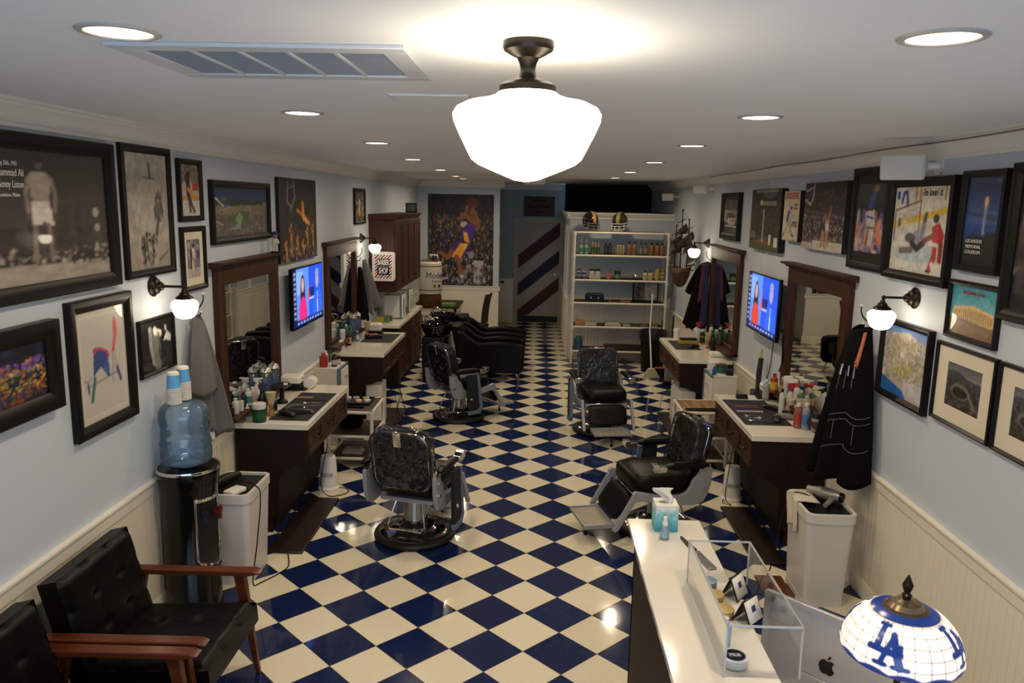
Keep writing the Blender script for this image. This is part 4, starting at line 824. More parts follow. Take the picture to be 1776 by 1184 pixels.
c.re(.03, .86, .09, .95, '2A4AA0').ln([(.14, .82), (.16, .93), (.22, .94), (.25, .80)], .022, '2A4AA0').re(.38, .84, .42, 1, 'C9A060').re(.46, .83, .50, 1, 'C9A060').re(.90, .84, .93, 1, 'B07A4A').re(.96, .83, .99, .97, 'B07A4A')
c.ln([(.04, .36), (.03, .72), (.50, .84), (.50, .50)], .009, '7A2A2E').ln([(.06, .66), (.45, .75)], .004, 'A8A49C').sp(.05, .3, .45, .7, ['D8D4CA', 'B4B0A6'], 60, .02, .5)
c.el(.50, .42, .10, .08, '9A98B8').el(.36, .40, .10, .06, '5A5648').ln([(.40, .34), (.50, .28), (.62, .36)], .035, '14120F').ln([(.2, .24), (.4, .26)], .035, '6A6454').ln([(.58, .50), (.62, .68)], .03, '4A4A48').el(.12, .58, .03, .06, '6A6454').ln([(.60, .56), (.58, .42)], .03, '8A8A90')
c.po([(.74, .54), (.86, .60), (.96, .46), (.94, .34), (.78, .32)], 'B82A22').el(.80, .64, .05, .05, '14110F').ln([(.82, .32), (.82, .20), (.76, .06)], .04, 'B82A22').ln([(.92, .34), (.92, .18)], .035, '8A2420').ln([(.80, .12), (.82, .08)], .03, 'D8D4CA').ln([(.72, .36), (.86, .34)], .02, 'E0DCD0').ln([(.62, .38), (.76, .44)], .03, '8A4A30').el(.74, .04, .05, .02, '2A2A2A').noise(.1)
t = picture('black framed ice hockey goal photo with a red player and yellow boards', 'R', -1.345, -.575, 2.155, 2.765, c, f=.055, depth=.045)
text("i'm lovin' it", .045, DL, t, (.13, -.021, .215), width=.22, ext=.0006)
c = Cv(60, 90, '14203A', 26); c.grad('1E4A90', '12264A', .45, 1).grad('16396E', '1F4E94', .15, .62).po([(0, .62), (1, .56), (1, .50), (0, .58)], '16325E').ln([(.58, .72), (.56, .30)], .035, '8A8A9A').el(.58, .73, .05, .055, 'F0C898').el(.58, .70, .09, .09, 'C08A6A', .35).ln([(.54, .32), (.54, .22)], .06, '5A4A60').re(0, 0, 1, .20, '0B1018').sp(0, .10, 1, .30, ['0B1018', '141C20'], 60, .06).sp(.7, .15, 1, .35, ['0E1814', '16241A'], 40, .05).noise(.1)
t = picture('tall black framed blue dusk photo of a lit tower with white lettering', 'R', -1.80, -1.415, 2.265, 2.78, c, f=.036, depth=.04)
for k, s in enumerate(('LOS ANGELES', 'MEMORIAL', 'COLISEUM')): text(s, .018, LW, t, (-.05, -.019, -.10-.028*k), width=.14 if k else .15, ext=.0006)
c = Cv(60, 90, '1A1A18', 27); c.sp(0, .3, 1, .7, ['2E2A26', '5A4A44', '3A3A30', '77706A'], 100, .05).re(0, .3, 1, .5, '3A2E2C', .6).noise(.2)
picture('large black framed dark photo cut by the right edge of the view', 'R', -2.45, -1.87, 2.07, 2.80, c, f=.06, depth=.05)
c = Cv(80, 60, '3E98A8', 28); c.grad('54A8B4', '2F8C9C', .3, 1).po([(.5, 1), (.8, .6), (1, .55), (1, .7)], '6AB4BE', .4).re(0, 0, 1, .34, '6E5230').po([(0, .34), (1, .16), (1, 0), (0, 0)], '7A5A34').po([(.04, .44), (.12, .56), (.5, .62), (.95, .50), (.98, .36), (.96, .26), (.6, .30), (.04, .38)], 'C9A45A')
for k in range(17): x = .10+.05*k; c.re(x, .33-.06*max(0, x-.4), x+.022, .54-.03*abs(x-.5), '8A6630')
c.po([(.06, .50), (.5, .58), (.95, .48), (.96, .53), (.5, .64), (.08, .56)], 'D8B66E').noise(.1)
t = picture('small black framed print of a round columned arena under a teal sky', 'R', -1.855, -1.38, 1.905, 2.215, c, f=.028)
text('The Fabulous Forum', .026, RL, t, (-.01, -.014, .10), width=.2, ext=.0006, shear=.3)
c = Cv(80, 100, 'B0AAA0', 29); c.grad('B4B0AE', '4A6AA8', .72, 1).po([(0, 0), (.95, 0), (1, .82), (.55, .95), (0, .86)], 'A8A090').sp(0, .2, 1, .88, ['C8C4BC', '8A8474', '77735E', 'B0AAB4', '6A6E5A'], 420, .018)
for k in range(16): x = .06+.055*k; c.ln([(.5+(x-.5)*.5, .84), (x, .5), (x+.04, .28)], .006, '8A7A5A')
c.sp(.3, .32, .7, .5, ['B8A83A', '8A8A3A'], 24, .03, .5).po([(0, .22), (.55, .10), (.62, 0), (0, 0)], '1F5A9A').re(.55, .05, .95, .26, 'B0ACAE').noise(.15)
t = picture('black framed pale ski trail map with a blue strip below the right sconce', 'R', -1.265, -.645, 1.41, 1.905, c, f=.036, depth=.04)
for q, s in enumerate((1, 2)):
    c = Cv(80, 60, '2A2724', 30+q); c.grad('7E7A72', '4E5058', .72, 1).po([(0, .80), (.3, .86), (.6, .74), (1, .70), (1, .5), (0, .5)], '3A3C44').sp(0, 0, 1, .66, ['1A1815', '3C3830', '5A5448', '26241F'], 240, .03).el(.42, .40, .28, .18, '6A6254').el(.42, .38, .22, .13, '1E2018').ln([(.3, .55), (.6, .5), (.85, .15)], .03, '6E675A').noise(.25)
    if q == 0: picture('thin black framed aerial landscape photo in a wide cream mount', 'R', -1.90, -1.33, 1.435, 1.87, c, f=.020, mount=(.10, .075, .085))
    else: picture('matching mounted landscape photo cut by the right edge of the view', 'R', -2.50, -1.925, 1.435, 1.87, c, f=.020, mount=(.10, .075, .085))
# poster on the rear wall
c = Cv(130, 180, '17131A', 40); c.sp(0, .45, 1, 1, ['14121E', '1E1A2A', '2A1C1A', '3A2A24', '1A2438'], 300, .035).sp(0, .3, 1, .78, ['B07A24', '7A3420', '4A3870', '2C4278', '7A5034', '14121A', '9A7E38', '14121A', '100E14', '1A3A5A'], 620, .014, .8).sp(0, .0, 1, .36, ['101016', '9A98A0', '2A201E', '50507A', 'B0A08A', '14121A', '6A3A20'], 520, .014)
c.po([(.70, .28), (.86, .28), (.82, .03), (.72, .03)], 'A8A8B0').el(.66, .34, .05, .04, '8C8A92').ln([(.05, .04), (.3, .08)], .02, 'B4B4B8').ln([(.5, .03), (.64, .22)], .03, '77747C').sp(.6, .02, .95, .22, ['B0AEB4', '2A2833', '8A6A50'], 50, .02)
SK = '8A5236'; PU = '4A2684'; GO = 'E8A428'
c.el(.69, .905, .085, .060, '5E2A1C').ln([(.60, .87), (.58, .80), (.52, .74)], .024, SK).ln([(.68, .84), (.66, .80)], .03, SK).ln([(.70, .80), (.72, .74), (.76, .70), (.74, .64)], .05, SK).ln([(.52, .78), (.60, .76), (.70, .70)], .035, SK)
c.el(.56, .645, .055, .05, '7A4A34').el(.55, .675, .06, .03, 'C8B8B0').po([(.52, .62), (.62, .70), (.74, .66), (.70, .56), (.64, .46), (.54, .50)], PU).po([(.54, .60), (.60, .58), (.64, .47), (.56, .49)], GO)
c.po([(.50, .47), (.64, .46), (.60, .38), (.48, .28), (.36, .32)], GO).po([(.50, .50), (.40, .46), (.33, .34), (.40, .36)], PU).po([(.62, .46), (.66, .46), (.56, .32), (.50, .30)], PU).ln([(.44, .32), (.48, .24), (.52, .12)], .035, SK).ln([(.36, .38), (.30, .30), (.20, .36)], .03, SK).el(.52, .10, .03, .02, 'C8C8C8').noise(.15)
t = picture('tall poster of a purple and gold basketball player shooting on the rear wall', 'B', -2.315, -1.045, .965, 2.715, c, canvas=True, name='wall_poster', cat='poster', depth=.012)
# ================================================================ WAITING SIDE: WATER COOLER, BINS
t = thing('water_cooler', 'tall black cylindrical water cooler with chrome rim behind the armchair', 'water cooler', (-2.312, -1.13, 0))
GB = mat('gloss_black_plastic', '0A0A0B', .18)
MB().lathe([(.0001, 0), (.17, 0), (.175, .02), (.165, .04), (.165, .77), (.172, .82), (.181, .87), (.184, .92), (.18, .935), (.12, .93), (.0001, .925)], n=40).build('body', GB, t)
MB().lathe([(.178, .928), (.185, .922), (.187, .932), (.184, .942), (.176, .938), (.178, .928)], n=40).build('chrome_ring', CHROME, t)
X = RZ(math.radians(-62))   # niche faces the aisle
def arcbox(g, a0, a1, r0, r1, z0, z1, n=10):
    g.prism([(r1*math.sin(a0+(a1-a0)*k/n), -r1*math.cos(a0+(a1-a0)*k/n)) for k in range(n+1)]+[(r0*math.sin(a1+(a0-a1)*k/n), -r0*math.cos(a1+(a0-a1)*k/n)) for k in range(n+1)], z0, z1, 'Z')
C0 = math.radians(62); 
g = MB(); arcbox(g, C0-.52, C0-.45, .160, .176, .36, .76); arcbox(g, C0+.45, C0+.52, .160, .176, .36, .76); arcbox(g, C0-.52, C0+.52, .160, .176, .745, .765); g.build('niche_frame', CHROME, t, bev=.002)
g = MB(); arcbox(g, C0-.45, C0+.45, .150, .167, .36, .745); g.build('niche', mat('matt_black', '050505', .6), t)
d = Vector((math.sin(C0), -math.cos(C0), 0)); e = Vector((d.y, -d.x, 0))
for s, m in ((-.05, mat('tap_red', '5A1410', .4)), (.05, mat('tap_blue', '101A30', .4))):
    p = d*.19+e*s; MB().cyl((p.x*.88, p.y*.88, .66), (p.x*1.1, p.y*1.1, .66), .014).cyl((p.x*1.08, p.y*1.08, .67), (p.x*1.08, p.y*1.08, .62), .012).box(p.x*1.08-.012, p.y*1.08-.012, .67, p.x*1.08+.012, p.y*1.08+.012, .70).build('tap', m, t)
MB().lathe([(.0001, .345), (.055, .345), (.085, .36), (.088, .375), (.07, .378), (.0001, .37)], (d.x*.17, d.y*.17, 0), 24).build('drip_tray', CHROME, t)
g = MB()
for k in range(12): g.tube([(-.158-.0, .055-.0, .14+k*.05), (-.17, .02, .155+k*.05), (-.172, -.02, .14+k*.05)], .003, 5)
g.tube([(-.172, -.03, .1), (-.178, -.02, .74)], .004, 5).tube([(-.165, .05, .1), (-.17, .045, .74)], .004, 5); g.build('rear_coil', BLACKP, t)
t = thing('water_bottle', 'large blue translucent water bottle upside down on the black cooler', 'water bottle', (-2.318, -1.13, .93))
BLU = glassy('blue_polycarbonate', 'A6CCE8', .84, .06, .42)
MB().lathe([(.03, 0), (.05, .012), (.11, .02), (.143, .04), (.15, .065), (.15, .12), (.145, .13), (.145, .14), (.15, .15), (.15, .17), (.143, .185), (.143, .28), (.15, .295), (.15, .33), (.148, .355), (.135, .385), (.11, .405), (.06, .41), (.0001, .405)], n=40).build('shell', BLU, t)
MB().lathe([(.0001, .022), (.105, .026), (.138, .045), (.144, .07), (.144, .115), (.0001, .115)], n=32).build('water', glassy('blue_water', '9AC8E6', .88, .02, .5), t)
CUPW = mat('paper_cup_white', 'D9D5CB', .6); CUPB = mat('paper_cup_blue', '5FA8D8', .5, vary=.35, scale=60)
def cups(lab, loc, n):
    t = thing('cup_stack', lab, 'cups', loc, 0, 'paper cup stacks on the water bottle')
    g = MB(); z = 0
    for k in range(n): g.lathe([(.036, z), (.042, z+.004), (.0425, z+.012), (.038, z+.013)], n=20); z += .0125
    g.build('white_cups', CUPW, t)
    MB().lathe([(.040, z), (.034, z+.078)], n=20).build('blue_cup', CUPB, t)
    MB().lathe([(.036, z+.078), (.037, z+.082), (.031, z+.095), (.0001, z+.095)], n=20).build('cup_base', CUPW, t)
cups('stack of white paper cups topped by a blue cup, front one on the bottle', (-2.345, -1.19, 1.343), 8); cups('stack of white paper cups topped by a blue cup, rear one on the bottle', (-2.335, -1.08, 1.343), 9)
BINW = mat('bin_white_plastic', 'C9C6C0', .35)
def bin_(lab, loc, rz=0):
    t = thing('waste_bin', lab, 'bin', loc, rz, 'tall white rectangular bins')
    w0, d0, w1, d1, H = .13, .185, .155, .225, .64
    A = rrect(w0*2, d0*2, .03); B = rrect(w1*2, d1*2, .05); n = len(A)
    g = MB(); vs = [(x, y, .0) for x, y in A]+[(x, y, H) for x, y in B]
    g.add(vs, [tuple(range(n-1, -1, -1))]+[(k, (k+1) % n, n+(k+1) % n, n+k) for k in range(n)]); g.prism([(x*1.03, y*1.03) for x, y in A], .0, .04, 'Z'); g.build('body', BINW, t)
    C_ = rrect(w1*2+.012, d1*2+.012, .055); D_ = rrect(w1*2-.03, d1*2-.03, .04); n = len(C_)
    vs = [(x, y, H-.05) for x, y in C_]+[(x, y, H+.012) for x, y in C_]+[(x, y, H+.012) for x, y in D_]+[(x, y, H-.01) for x, y in D_]
    MB().add(vs, [(j*n+k, j*n+(k+1) % n, (j+1)*n+(k+1) % n, (j+1)*n+k) for j in range(3) for k in range(n)]).build('rim', BINW, t)
    MB().prism(rrect(w1*2-.032, d1*2-.032, .04), H-.025, H-.006, 'Z').build('lid', BLACKP, t)
    return t
bin_('white rectangular waste bin with black lid behind the water cooler', (-2.20, -.66, 0)); bin_('white rectangular waste bin with black lid under the long black apron', (1.74, -.68, 0))
def dryer(name, lab, loc, rz, m1, m2):
    t = thing(name, lab, 'hair dryer', loc, rz)
    X = Matrix.Rotation(PI/2, 4, 'Y')
    MB(X).lathe([(.0001, -.10), (.033, -.095), (.04, -.06), (.042, 0), (.038, .05), (.028, .09), (.026, .13), (.0001, .13)], (-.045, 0, 0), 24).build('barrel', m1, t)
    MB().tube([(-.05, .02, .04), (-.06, .08, .03), (-.06, .16, .022)], [.02, .018, .015], 12, sub=3).build('grip', m1, t)
    MB(X).lathe([(.0001, -.118), (.030, -.115), (.034, -.095)], (-.045, 0, 0), 20).build('rear_grille', m2, t)
    return t
dryer('hair_dryer', 'black hair dryer lying on the white bin behind the water cooler', (-2.27, -.69, .637), 1.2, BLACKP, BLACKP)
dryer('hair_dryer', 'silver and black hair dryer lying on the right hand white bin', (1.80, -.60, .637), 2.4, mat('silver_plastic', '9A958C', .3, metal=.4), BLACKP)
tag(MB().prism(rrect(.13, .09, .012), 0, .03, 'Z').build('folded_towel', mat('white_terry', 'CFCBC0', .9, bump=.4, scale=80), loc=(-2.16, -.80, .636), bev=.008, rot=(0, 0, 1.2)), 'folded white cloth on the black lid beside the black hair dryer', 'cloth')
g = MB().surf(lambda u, v: (1.60-.015-.022*math.sin(4*u)*0+ (.13*(1-v*3.2) if v < .3 else -.008-.012*math.sin(9*u)), -.62+.22*(u-.5)*(1-.25*v)+.02*math.sin(5*v), .662 if v < .3 else .662-.30*(v-.3)-.01*math.sin(7*u)), 18, 20)
tag(g.build('hand_towel', mat('ivory_cloth', 'C6BFAE', .9, bump=.3, scale=60), thick=.005, smooth=80), 'crumpled ivory towel draped over the edge of the right bin', 'towel')
tag(MB().tube([(-2.25, -.60, .66), (-2.05, -.72, .66), (-1.99, -.80, .60), (-2.01, -.84, .3), (-2.04, -.86, .03), (-2.0, -.80, .006), (-1.9, -.6, .006), (-1.93, -.45, .006), (-1.97, -.36, .026)], .0045, 6, sub=6).build('dryer_cord', BLACKP), 'black dryer cord hanging down the left white bin to the floor', 'cord')
tag(MB().tube([(1.72, -.62, .655), (1.60, -.55, .665), (1.545, -.52, .5), (1.52, -.50, .2), (1.50, -.46, .02), (1.44, -.50, .006), (1.36, -.60, .006)], .0045, 6, sub=6).build('dryer_cord', BLACKP), 'black dryer cord trailing from the right white bin to the floor', 'cord')
t = thing('power_strip', 'white power strip with black plug low on the right wall behind the bin', 'power strip', (XR-.012, -.44, .13), -PI/2)
MB().box(-.025, -.03, 0, .025, 0, .22).build('housing', WHITEP, t, bev=.004); g = MB()
for k in range(5): g.box(-.008, -.031, .03+k*.035, -.004, -.0295, .042+k*.035).box(.004, -.031, .03+k*.035, .008, -.0295, .042+k*.035)
g.build('sockets', BLACKP, t); MB().box(-.02, -.06, .0, .02, -.03, .05).tube([(0, -.05, 0), (.01, -.06, -.06), (.03, -.05, -.11)], .005, 6, sub=3).build('plug', BLACKP, t)
# mats
MATW = mat('espresso_anti_fatigue_mat', '20120B', .45, vary=.2, scale=6)
def fmat(lab, x0, y0, x1, y1, m=MATW, h=.018, nm='floor_mat', b=.008):
    tag(MB().box(x0, y0, .001, x1, y1, h).build(nm, m, bev=b, seg=2), lab, 'mat', None)
fmat('dark brown padded mat below the left front vanity', -2.125, -.36, -1.86, .72); fmat('dark brown padded mat below the right front vanity', 1.45, -.28, 1.69, .80)
fmat('dark brown padded mat below the left rear vanity', -2.12, 2.80, -1.76, 3.75); fmat('dark brown padded mat below the right rear vanity', 1.36, 2.75, 1.68, 3.9)
fmat('reddish brown wooden board on the floor beside the right white bin', 1.40, -.92, 1.585, -.48, wood('red_brown_board', '3A1E12', '6B3A22', .5, 'Y'), .02, 'floor_board', .002)
# heaters
def heater(lab, loc):
    t = thing('tower_heater', lab, 'heater', loc, 0, 'white tower heaters under the vanities')
    MB().lathe([(.0001, 0), (.095, 0), (.098, .015), (.085, .03), (.0001, .03)], n=28).build('base', WHITEP, t)
    MB().lathe([(.0001, .03), (.082, .03), (.078, .12), (.07, .28), (.06, .31), (.0001, .315)], n=28, sy=.8).build('tower', WHITEP, t)
    g = MB()
    for k in range(3):
        for j in range(9): a = -PI/2+(j-4)*.16; g.bc(.079*math.cos(a), .063*math.sin(a), .13+k*.012, .006, .006, .008)
    g.build('grille', mat('grey_grille', '7A7874', .6), t)
heater('white tower heater under the drawers of the left front vanity', (-2.02, .98, 0)); heater('white tower heater under the drawers of the right front vanity', (1.60, 1.02, 0))
tag(MB().tube([(-1.96, .95, .02), (-1.88, .99, .006), (-1.82, .90, .006), (-1.88, .80, .006), (-1.98, .78, .012), (-2.05, .84, .1), (-2.0, .9, .45)], .004, 6, sub=6).build('heater_cord', BLACKP), 'thin black cord looped beside the left tower heater', 'cord')
tag(MB().tube([(1.54, 1.0, .02), (1.50, .92, .006), (1.56, .86, .006), (1.5, .84, .1), (1.53, .80, .58)], .004, 6, sub=6).build('heater_cord', BLACKP), 'thin black cords hanging beside the right tower heater', 'cord')
g = MB()
for k in range(5): g.tube([(-1.80-.02*k, 3.05+.1*k, .58), (-1.78+.03*math.sin(k), 3.0+.1*k, .35), (-1.76+.04*math.cos(k*2), 2.9+.13*k, .15), (-1.72, 2.85+.15*k, .028), (-1.80, 2.8+.1*k, .024)], .0035, 5, sub=5)
tag(g.build('tangled_cords', BLACKP), 'tangle of black cords hanging under the left rear vanity', 'cords', None, 'stuff')
tag(MB().tube([(1.50, 3.4, .55), (1.35, 3.5, .3), (1.32, 3.3, .02), (1.30, 3.0, .006), (1.34, 2.7, .006)], .0035, 6, sub=6).build('hanging_cable', BLACKP), 'thin black cord hanging from the right rear vanity to the floor', 'cord')
# ================================================================ CARTS AND SMALL DRAWER UNITS
PVC = mat('white_pvc_pipe', 'CFC9BA', .4)
def cart(lab, loc, w_, d_, zs, mtop):
    t = thing('pipe_cart', lab, 'cart', loc, 0, 'white pipe framed carts')
    for x in (-w_/2, w_/2):
        for y in (-d_/2, d_/2):
            g = MB().cyl((x, y, .03), (x, y, zs[0]+.02), .017, n=14)
            for z in zs: g.cyl((x, y, z-.03), (x, y, z+.02), .023, n=14)
            p = g.build('post', PVC, t); MB().ball((x, y, .02), .02).build('caster', BLACKP, p)
    for z in zs:
        g = MB().cyl((-w_/2, -d_/2, z), (w_/2, -d_/2, z), .015).cyl((-w_/2, d_/2, z), (w_/2, d_/2, z), .015).cyl((-w_/2, -d_/2, z), (-w_/2, d_/2, z), .015).cyl((w_/2, -d_/2, z), (w_/2, d_/2, z), .015)
        r = g.build('rail', PVC, t); MB().box(-w_/2+.012, -d_/2+.012, z-.008, w_/2-.012, d_/2-.012, z+.012).build('shelf_board', mtop if z == zs[0] else mat('brown_shelf', '3A2A1C', .6), r)
cart('white pipe cart with brown shelves beside the left front vanity', (-1.95, 1.80, 0), .42, .56, (.56, .32, .10), mat('brown_shelf', '3A2A1C', .6)); cart('white pipe cart with striped wooden top beside the right front vanity', (1.50, 2.02, 0), .44, .5, (.58, .33, .10), None or wood('striped_plank', '5A3F22', 'A8844E', .5, 'Y', 2))
t = thing('clipper_tray', 'black tray of round hair product tins on the left pipe cart', 'tray', (-1.97, 1.88, .573))
g = MB().box(-.16, -.14, 0, .16, .14, .006).box(-.16, -.14, .006, -.155, .14, .022).box(.155, -.14, .006, .16, .14, .022).box(-.155, -.14, .006, .155, -.135, .022).box(-.155, .135, .006, .155, .14, .022); g.build('tray', BLACKP, t)
for k, (x, y, col) in enumerate(((-.10, .08, 'B8B4A8'), (-.02, .09, '9A9A94'), (.08, .09, 'A89A3A'), (-.09, -.04, '3A6AA0'), (.03, -.02, 'C8B09A'), (.11, .0, 'C9C9C0'))):
    tag(MB().lathe([(.0001, 0), (.033, 0), (.034, .004), (.034, .02), (.031, .022), (.0001, .022)], n=18).build('product_tin', mat('tin_%s' % col, col, .35), loc=(-1.97+x, 1.88+y, .579)), ['pale grey tin at the rear left of the cart tray', 'grey tin at the rear middle of the cart tray', 'olive yellow tin at the rear right of the cart tray', 'blue tin at the front left of the cart tray', 'peach tin in the middle of the cart tray', 'white tin at the right of the cart tray'][k], 'tin', 'tins in the cart tray')
tag(MB().tube([(-2.08, 1.66, .583), (-1.84, 1.65, .583)], .011, 8).build('black_comb', BLACKP), 'black bar shaped comb at the front edge of the left cart top', 'comb')
tag(MB().box(-2.06, 1.62, .112, -1.86, 1.74, .14).box(-2.04, 1.63, .14, -1.88, 1.73, .16).build('magazines', mat('magazine_paper', '8A8880', .6), bev=.002), 'small stack of grey magazines on the lowest shelf of the left cart', 'magazines')
tag(MB().lathe([(.0001, 0), (.10, 0), (.13, .03), (.13, .07), (.08, .11), (.0001, .12)], sy=.7).build('black_bag', BLKC, loc=(-2.02, 1.82, .333)), 'rounded black bag on the middle shelf of the left cart', 'bag')
t = thing('neck_duster', 'long black bristled brush lying along the front of the right cart top', 'brush', (1.48, 1.83, .605))
MB().tube([(-.17, 0, 0), (.17, 0, 0)], [.012, .018, .022, .018, .012], 10, flat=.7).build('bristles', BLACKP, t); MB().cyl((.17, 0, 0), (.24, 0, 0), .009).build('grip', WHITEP, t)
for k, (x, y) in enumerate(((1.37, 1.87), (1.45, 1.90), (1.52, 1.87))):
    tag(MB().lathe([(.0001, 0), (.035, 0), (.035, .09), (.03, .10), (.0001, .10)], n=18).build('paper_roll', WHITEP, loc=(x, y, .343)), ['white roll at the aisle end of the right cart shelf', 'white roll in the middle of the right cart shelf', 'white roll nearest the vanity on the right cart shelf'][k], 'roll', 'white rolls on the right cart')
TEALP = mat('slate_teal_paint', '5B7888', .45)
def drawers(lab, loc, rz):
    t = thing('drawer_unit', lab, 'drawer unit', loc, rz, 'white drawer units with teal edges')
    MB().box(0, -.26, 0, .38, -.015, .82).build('body', WHITE, t, bev=.003); MB().box(-.003, -.26, .82, .383, -.012, .835).build('top', WHITE, t); MB().box(-.003, -.285, .82, .383, -.26, .835).box(-.003, -.285, .03, .06, -.255, .82).build('teal_edge', TEALP, t)
    for k in range(3):
        d = MB().box(.065, -.285, .05+k*.255, .38, -.262, .29+k*.255).build('drawer', CREAM, t, bev=.003)
        MB().tube([(.18, -.285, .2+k*.255), (.18, -.305, .2+k*.255), (.26, -.305, .2+k*.255), (.26, -.285, .2+k*.255)], .005).build('handle', STEEL, d)
drawers('white drawer unit with teal edge holding the red sharps box', *QL(2.20)); drawers('white drawer unit with teal edge holding the green jar', (XR-.12, 2.72, 0), -PI/2)
for lab, x0, x1, y0, y1 in (('white upright box unit under the near end of the left rear vanity', -2.11, -1.93, 2.93, 3.25), ('white upright box unit under the near end of the right rear vanity', 1.47, 1.66, 3.02, 3.6)):
    t = thing('box_unit', lab, 'box', ((x0+x1)/2, (y0+y1)/2, 0), 0, 'white units under the rear vanities'); w_, d_ = x1-x0, y1-y0
    MB().prism(rrect(w_, d_, .02), .02, .50, 'Z').build('body', WHITEP, t, bev=.008); MB().prism(rrect(w_-.03, d_-.03, .02), 0, .02, 'Z').build('foot', BLACKP, t)
# ================================================================ BOTTLES AND TOOLS
def cm(c):
    v = [int(c[i:i+2], 16) for i in (0, 2, 4)]; g = sum(v)/3; q = '%02X%02X%02X' % tuple(int(max(0, (x*.82+g*.18)*.94)) for x in v)
    return mat('plastic_'+c, q, .4)
def bottle(name, lab, loc, r, h, col, cap='D8D5CC', kind='round', band=None, grp=None, clear=False, neck=.4, rz=0):
    t = thing(name, lab, name.split('_')[-1], loc, rz, grp); m = glassy('tinted_'+col, col, .55, .05, .7) if clear else cm(col)
    if kind == 'round': MB().lathe([(.0001, 0), (r*.95, 0), (r, h*.03), (r, h*.68), (r*.9, h*.76), (r*neck, h*.84), (r*neck, h*.88), (.0001, h*.88)], n=18).build('body', m, t)
    elif kind == 'flat': MB().prism(rrect(r*2, r*1.2, r*.4), 0, h*.8, 'Z').lathe([(r*.45, h*.8), (r*.4, h*.88), (.0001, h*.88)], n=14).build('body', m, t, bev=.003)
    elif kind == 'jar': MB().lathe([(.0001, 0), (r, 0), (r, h*.72), (.0001, h*.73)], n=20).build('body', m, t)
    elif kind == 'long': MB().lathe([(.0001, 0), (r, 0), (r, h*.45), (r*.8, h*.53), (r*.35, h*.60), (r*.3, h*.75), (.0001, h*.76)], n=18).build('body', m, t)
    elif kind == 'spray': MB().lathe([(.0001, 0), (r, 0), (r, h*.5), (r*.8, h*.6), (r*.35, h*.74), (.0001, h*.75)], n=18).build('body', m, t)
    c = cm(cap)
    if kind == 'jar': MB().lathe([(.0001, h*.72), (r*1.04, h*.72), (r*1.04, h*.97), (r*.95, h), (.0001, h)], n=20).build('lid', c, t)
    elif kind == 'long': MB().lathe([(.0001, h*.74), (r*.36, h*.74), (r*.33, h), (.0001, h)], n=14).build('cap', c, t)
    elif kind == 'spray':
        MB().cyl((0, 0, h*.72), (0, 0, h*.8), r*.45).prism([(-r*.5, h*.8), (r*.4, h*.8), (r*.5, h*.92), (r*1.3, h*.94), (r*1.3, h), (-r*.9, h*.98), (-r*.8, h*.88)], -r*.35, r*.35, 'Y').prism([(r*.6, h*.92), (r*1.05, h*.78), (r*.9, h*.76), (r*.4, h*.9)], -r*.2, r*.2, 'Y').build('trigger', c, t)
    else: MB().lathe([(.0001, h*.86), (r*(neck+.12), h*.86), (r*(neck+.1), h*.99), (.0001, h)], n=14).build('cap', c, t)
    if band: MB().lathe([(r*1.01, h*.15), (r*1.015, h*.17), (r*1.015, h*(.55 if kind not in ('long', 'spray') else .38)), (r*1.01, h*.57 if kind not in ('long', 'spray') else h*.4)], n=18).build('label_band', cm(band), t) if kind != 'flat' else MB().box(-r*.8, -r*.63, h*.15, r*.8, -r*.6, h*.6).build('label_band', cm(band), t)
    return t
def barbicide(lab, loc):
    t = thing('disinfectant_jar', lab, 'jar', loc, 0, 'blue disinfectant jars with domed lids')
    MB().lathe([(.0001, 0), (.042, 0), (.045, .02), (.045, .17), (.042, .175)], n=24).build('glass', CLEAR, t)
    MB().lathe([(.0001, .004), (.041, .006), (.041, .125), (.0001, .125)], n=24).build('blue_liquid', glassy('blue_liquid', '1E6FC8', .45, .03, .9), t)
    MB().lathe([(.048, .172), (.05, .18), (.046, .19), (.036, .208), (.018, .218), (.008, .222), (.010, .232), (.0001, .236)], n=28).build('domed_lid', CHROME, t)
    g = MB().cyl((.01, .01, .02), (.02, .0, .15), .004).cyl((-.015, 0, .02), (-.01, .01, .16), .004); g.build('combs', BLACKP, t)
def duster(lab, loc, rz=0, dk='4A3018'):
    t = thing('neck_brush', lab, 'brush', loc, rz, 'standing wooden neck brushes')
    MB().lathe([(.0001, 0), (.026, 0), (.028, .012), (.018, .04), (.014, .06), (.022, .085), (.024, .095), (.0001, .096)], n=18).build('handle', wood('beech', '8A5A2E', 'A8733C', .4), t)
    MB().lathe([(.022, .094), (.028, .12), (.042, .18), (.044, .19), (.0001, .195)], n=18, sy=.75).build('bristles', mat('pale_bristle', 'B7A27C', .9, bump=.5, scale=150), t)
def clipper(lab, loc, rz, col='151515', grp='hair clippers on the vanities'):
    t = thing('hair_clipper', lab, 'clipper', loc, rz, grp)
    MB().prism([(-.08, 0), (.06, 0), (.075, .01), (.07, .03), (.0, .042), (-.07, .034), (-.085, .015)], -.022, .022, 'Y').build('body', cm(col), t, bev=.007)
    MB().box(.07, -.021, .008, .092, .021, .02).build('blade', CHROME, t); MB().tube([(-.08, 0, .015), (-.11, .02, .006), (-.13, .07, .006), (-.10, .10, .006)], .003, 6, sub=4).build('cord', BLACKP, t)
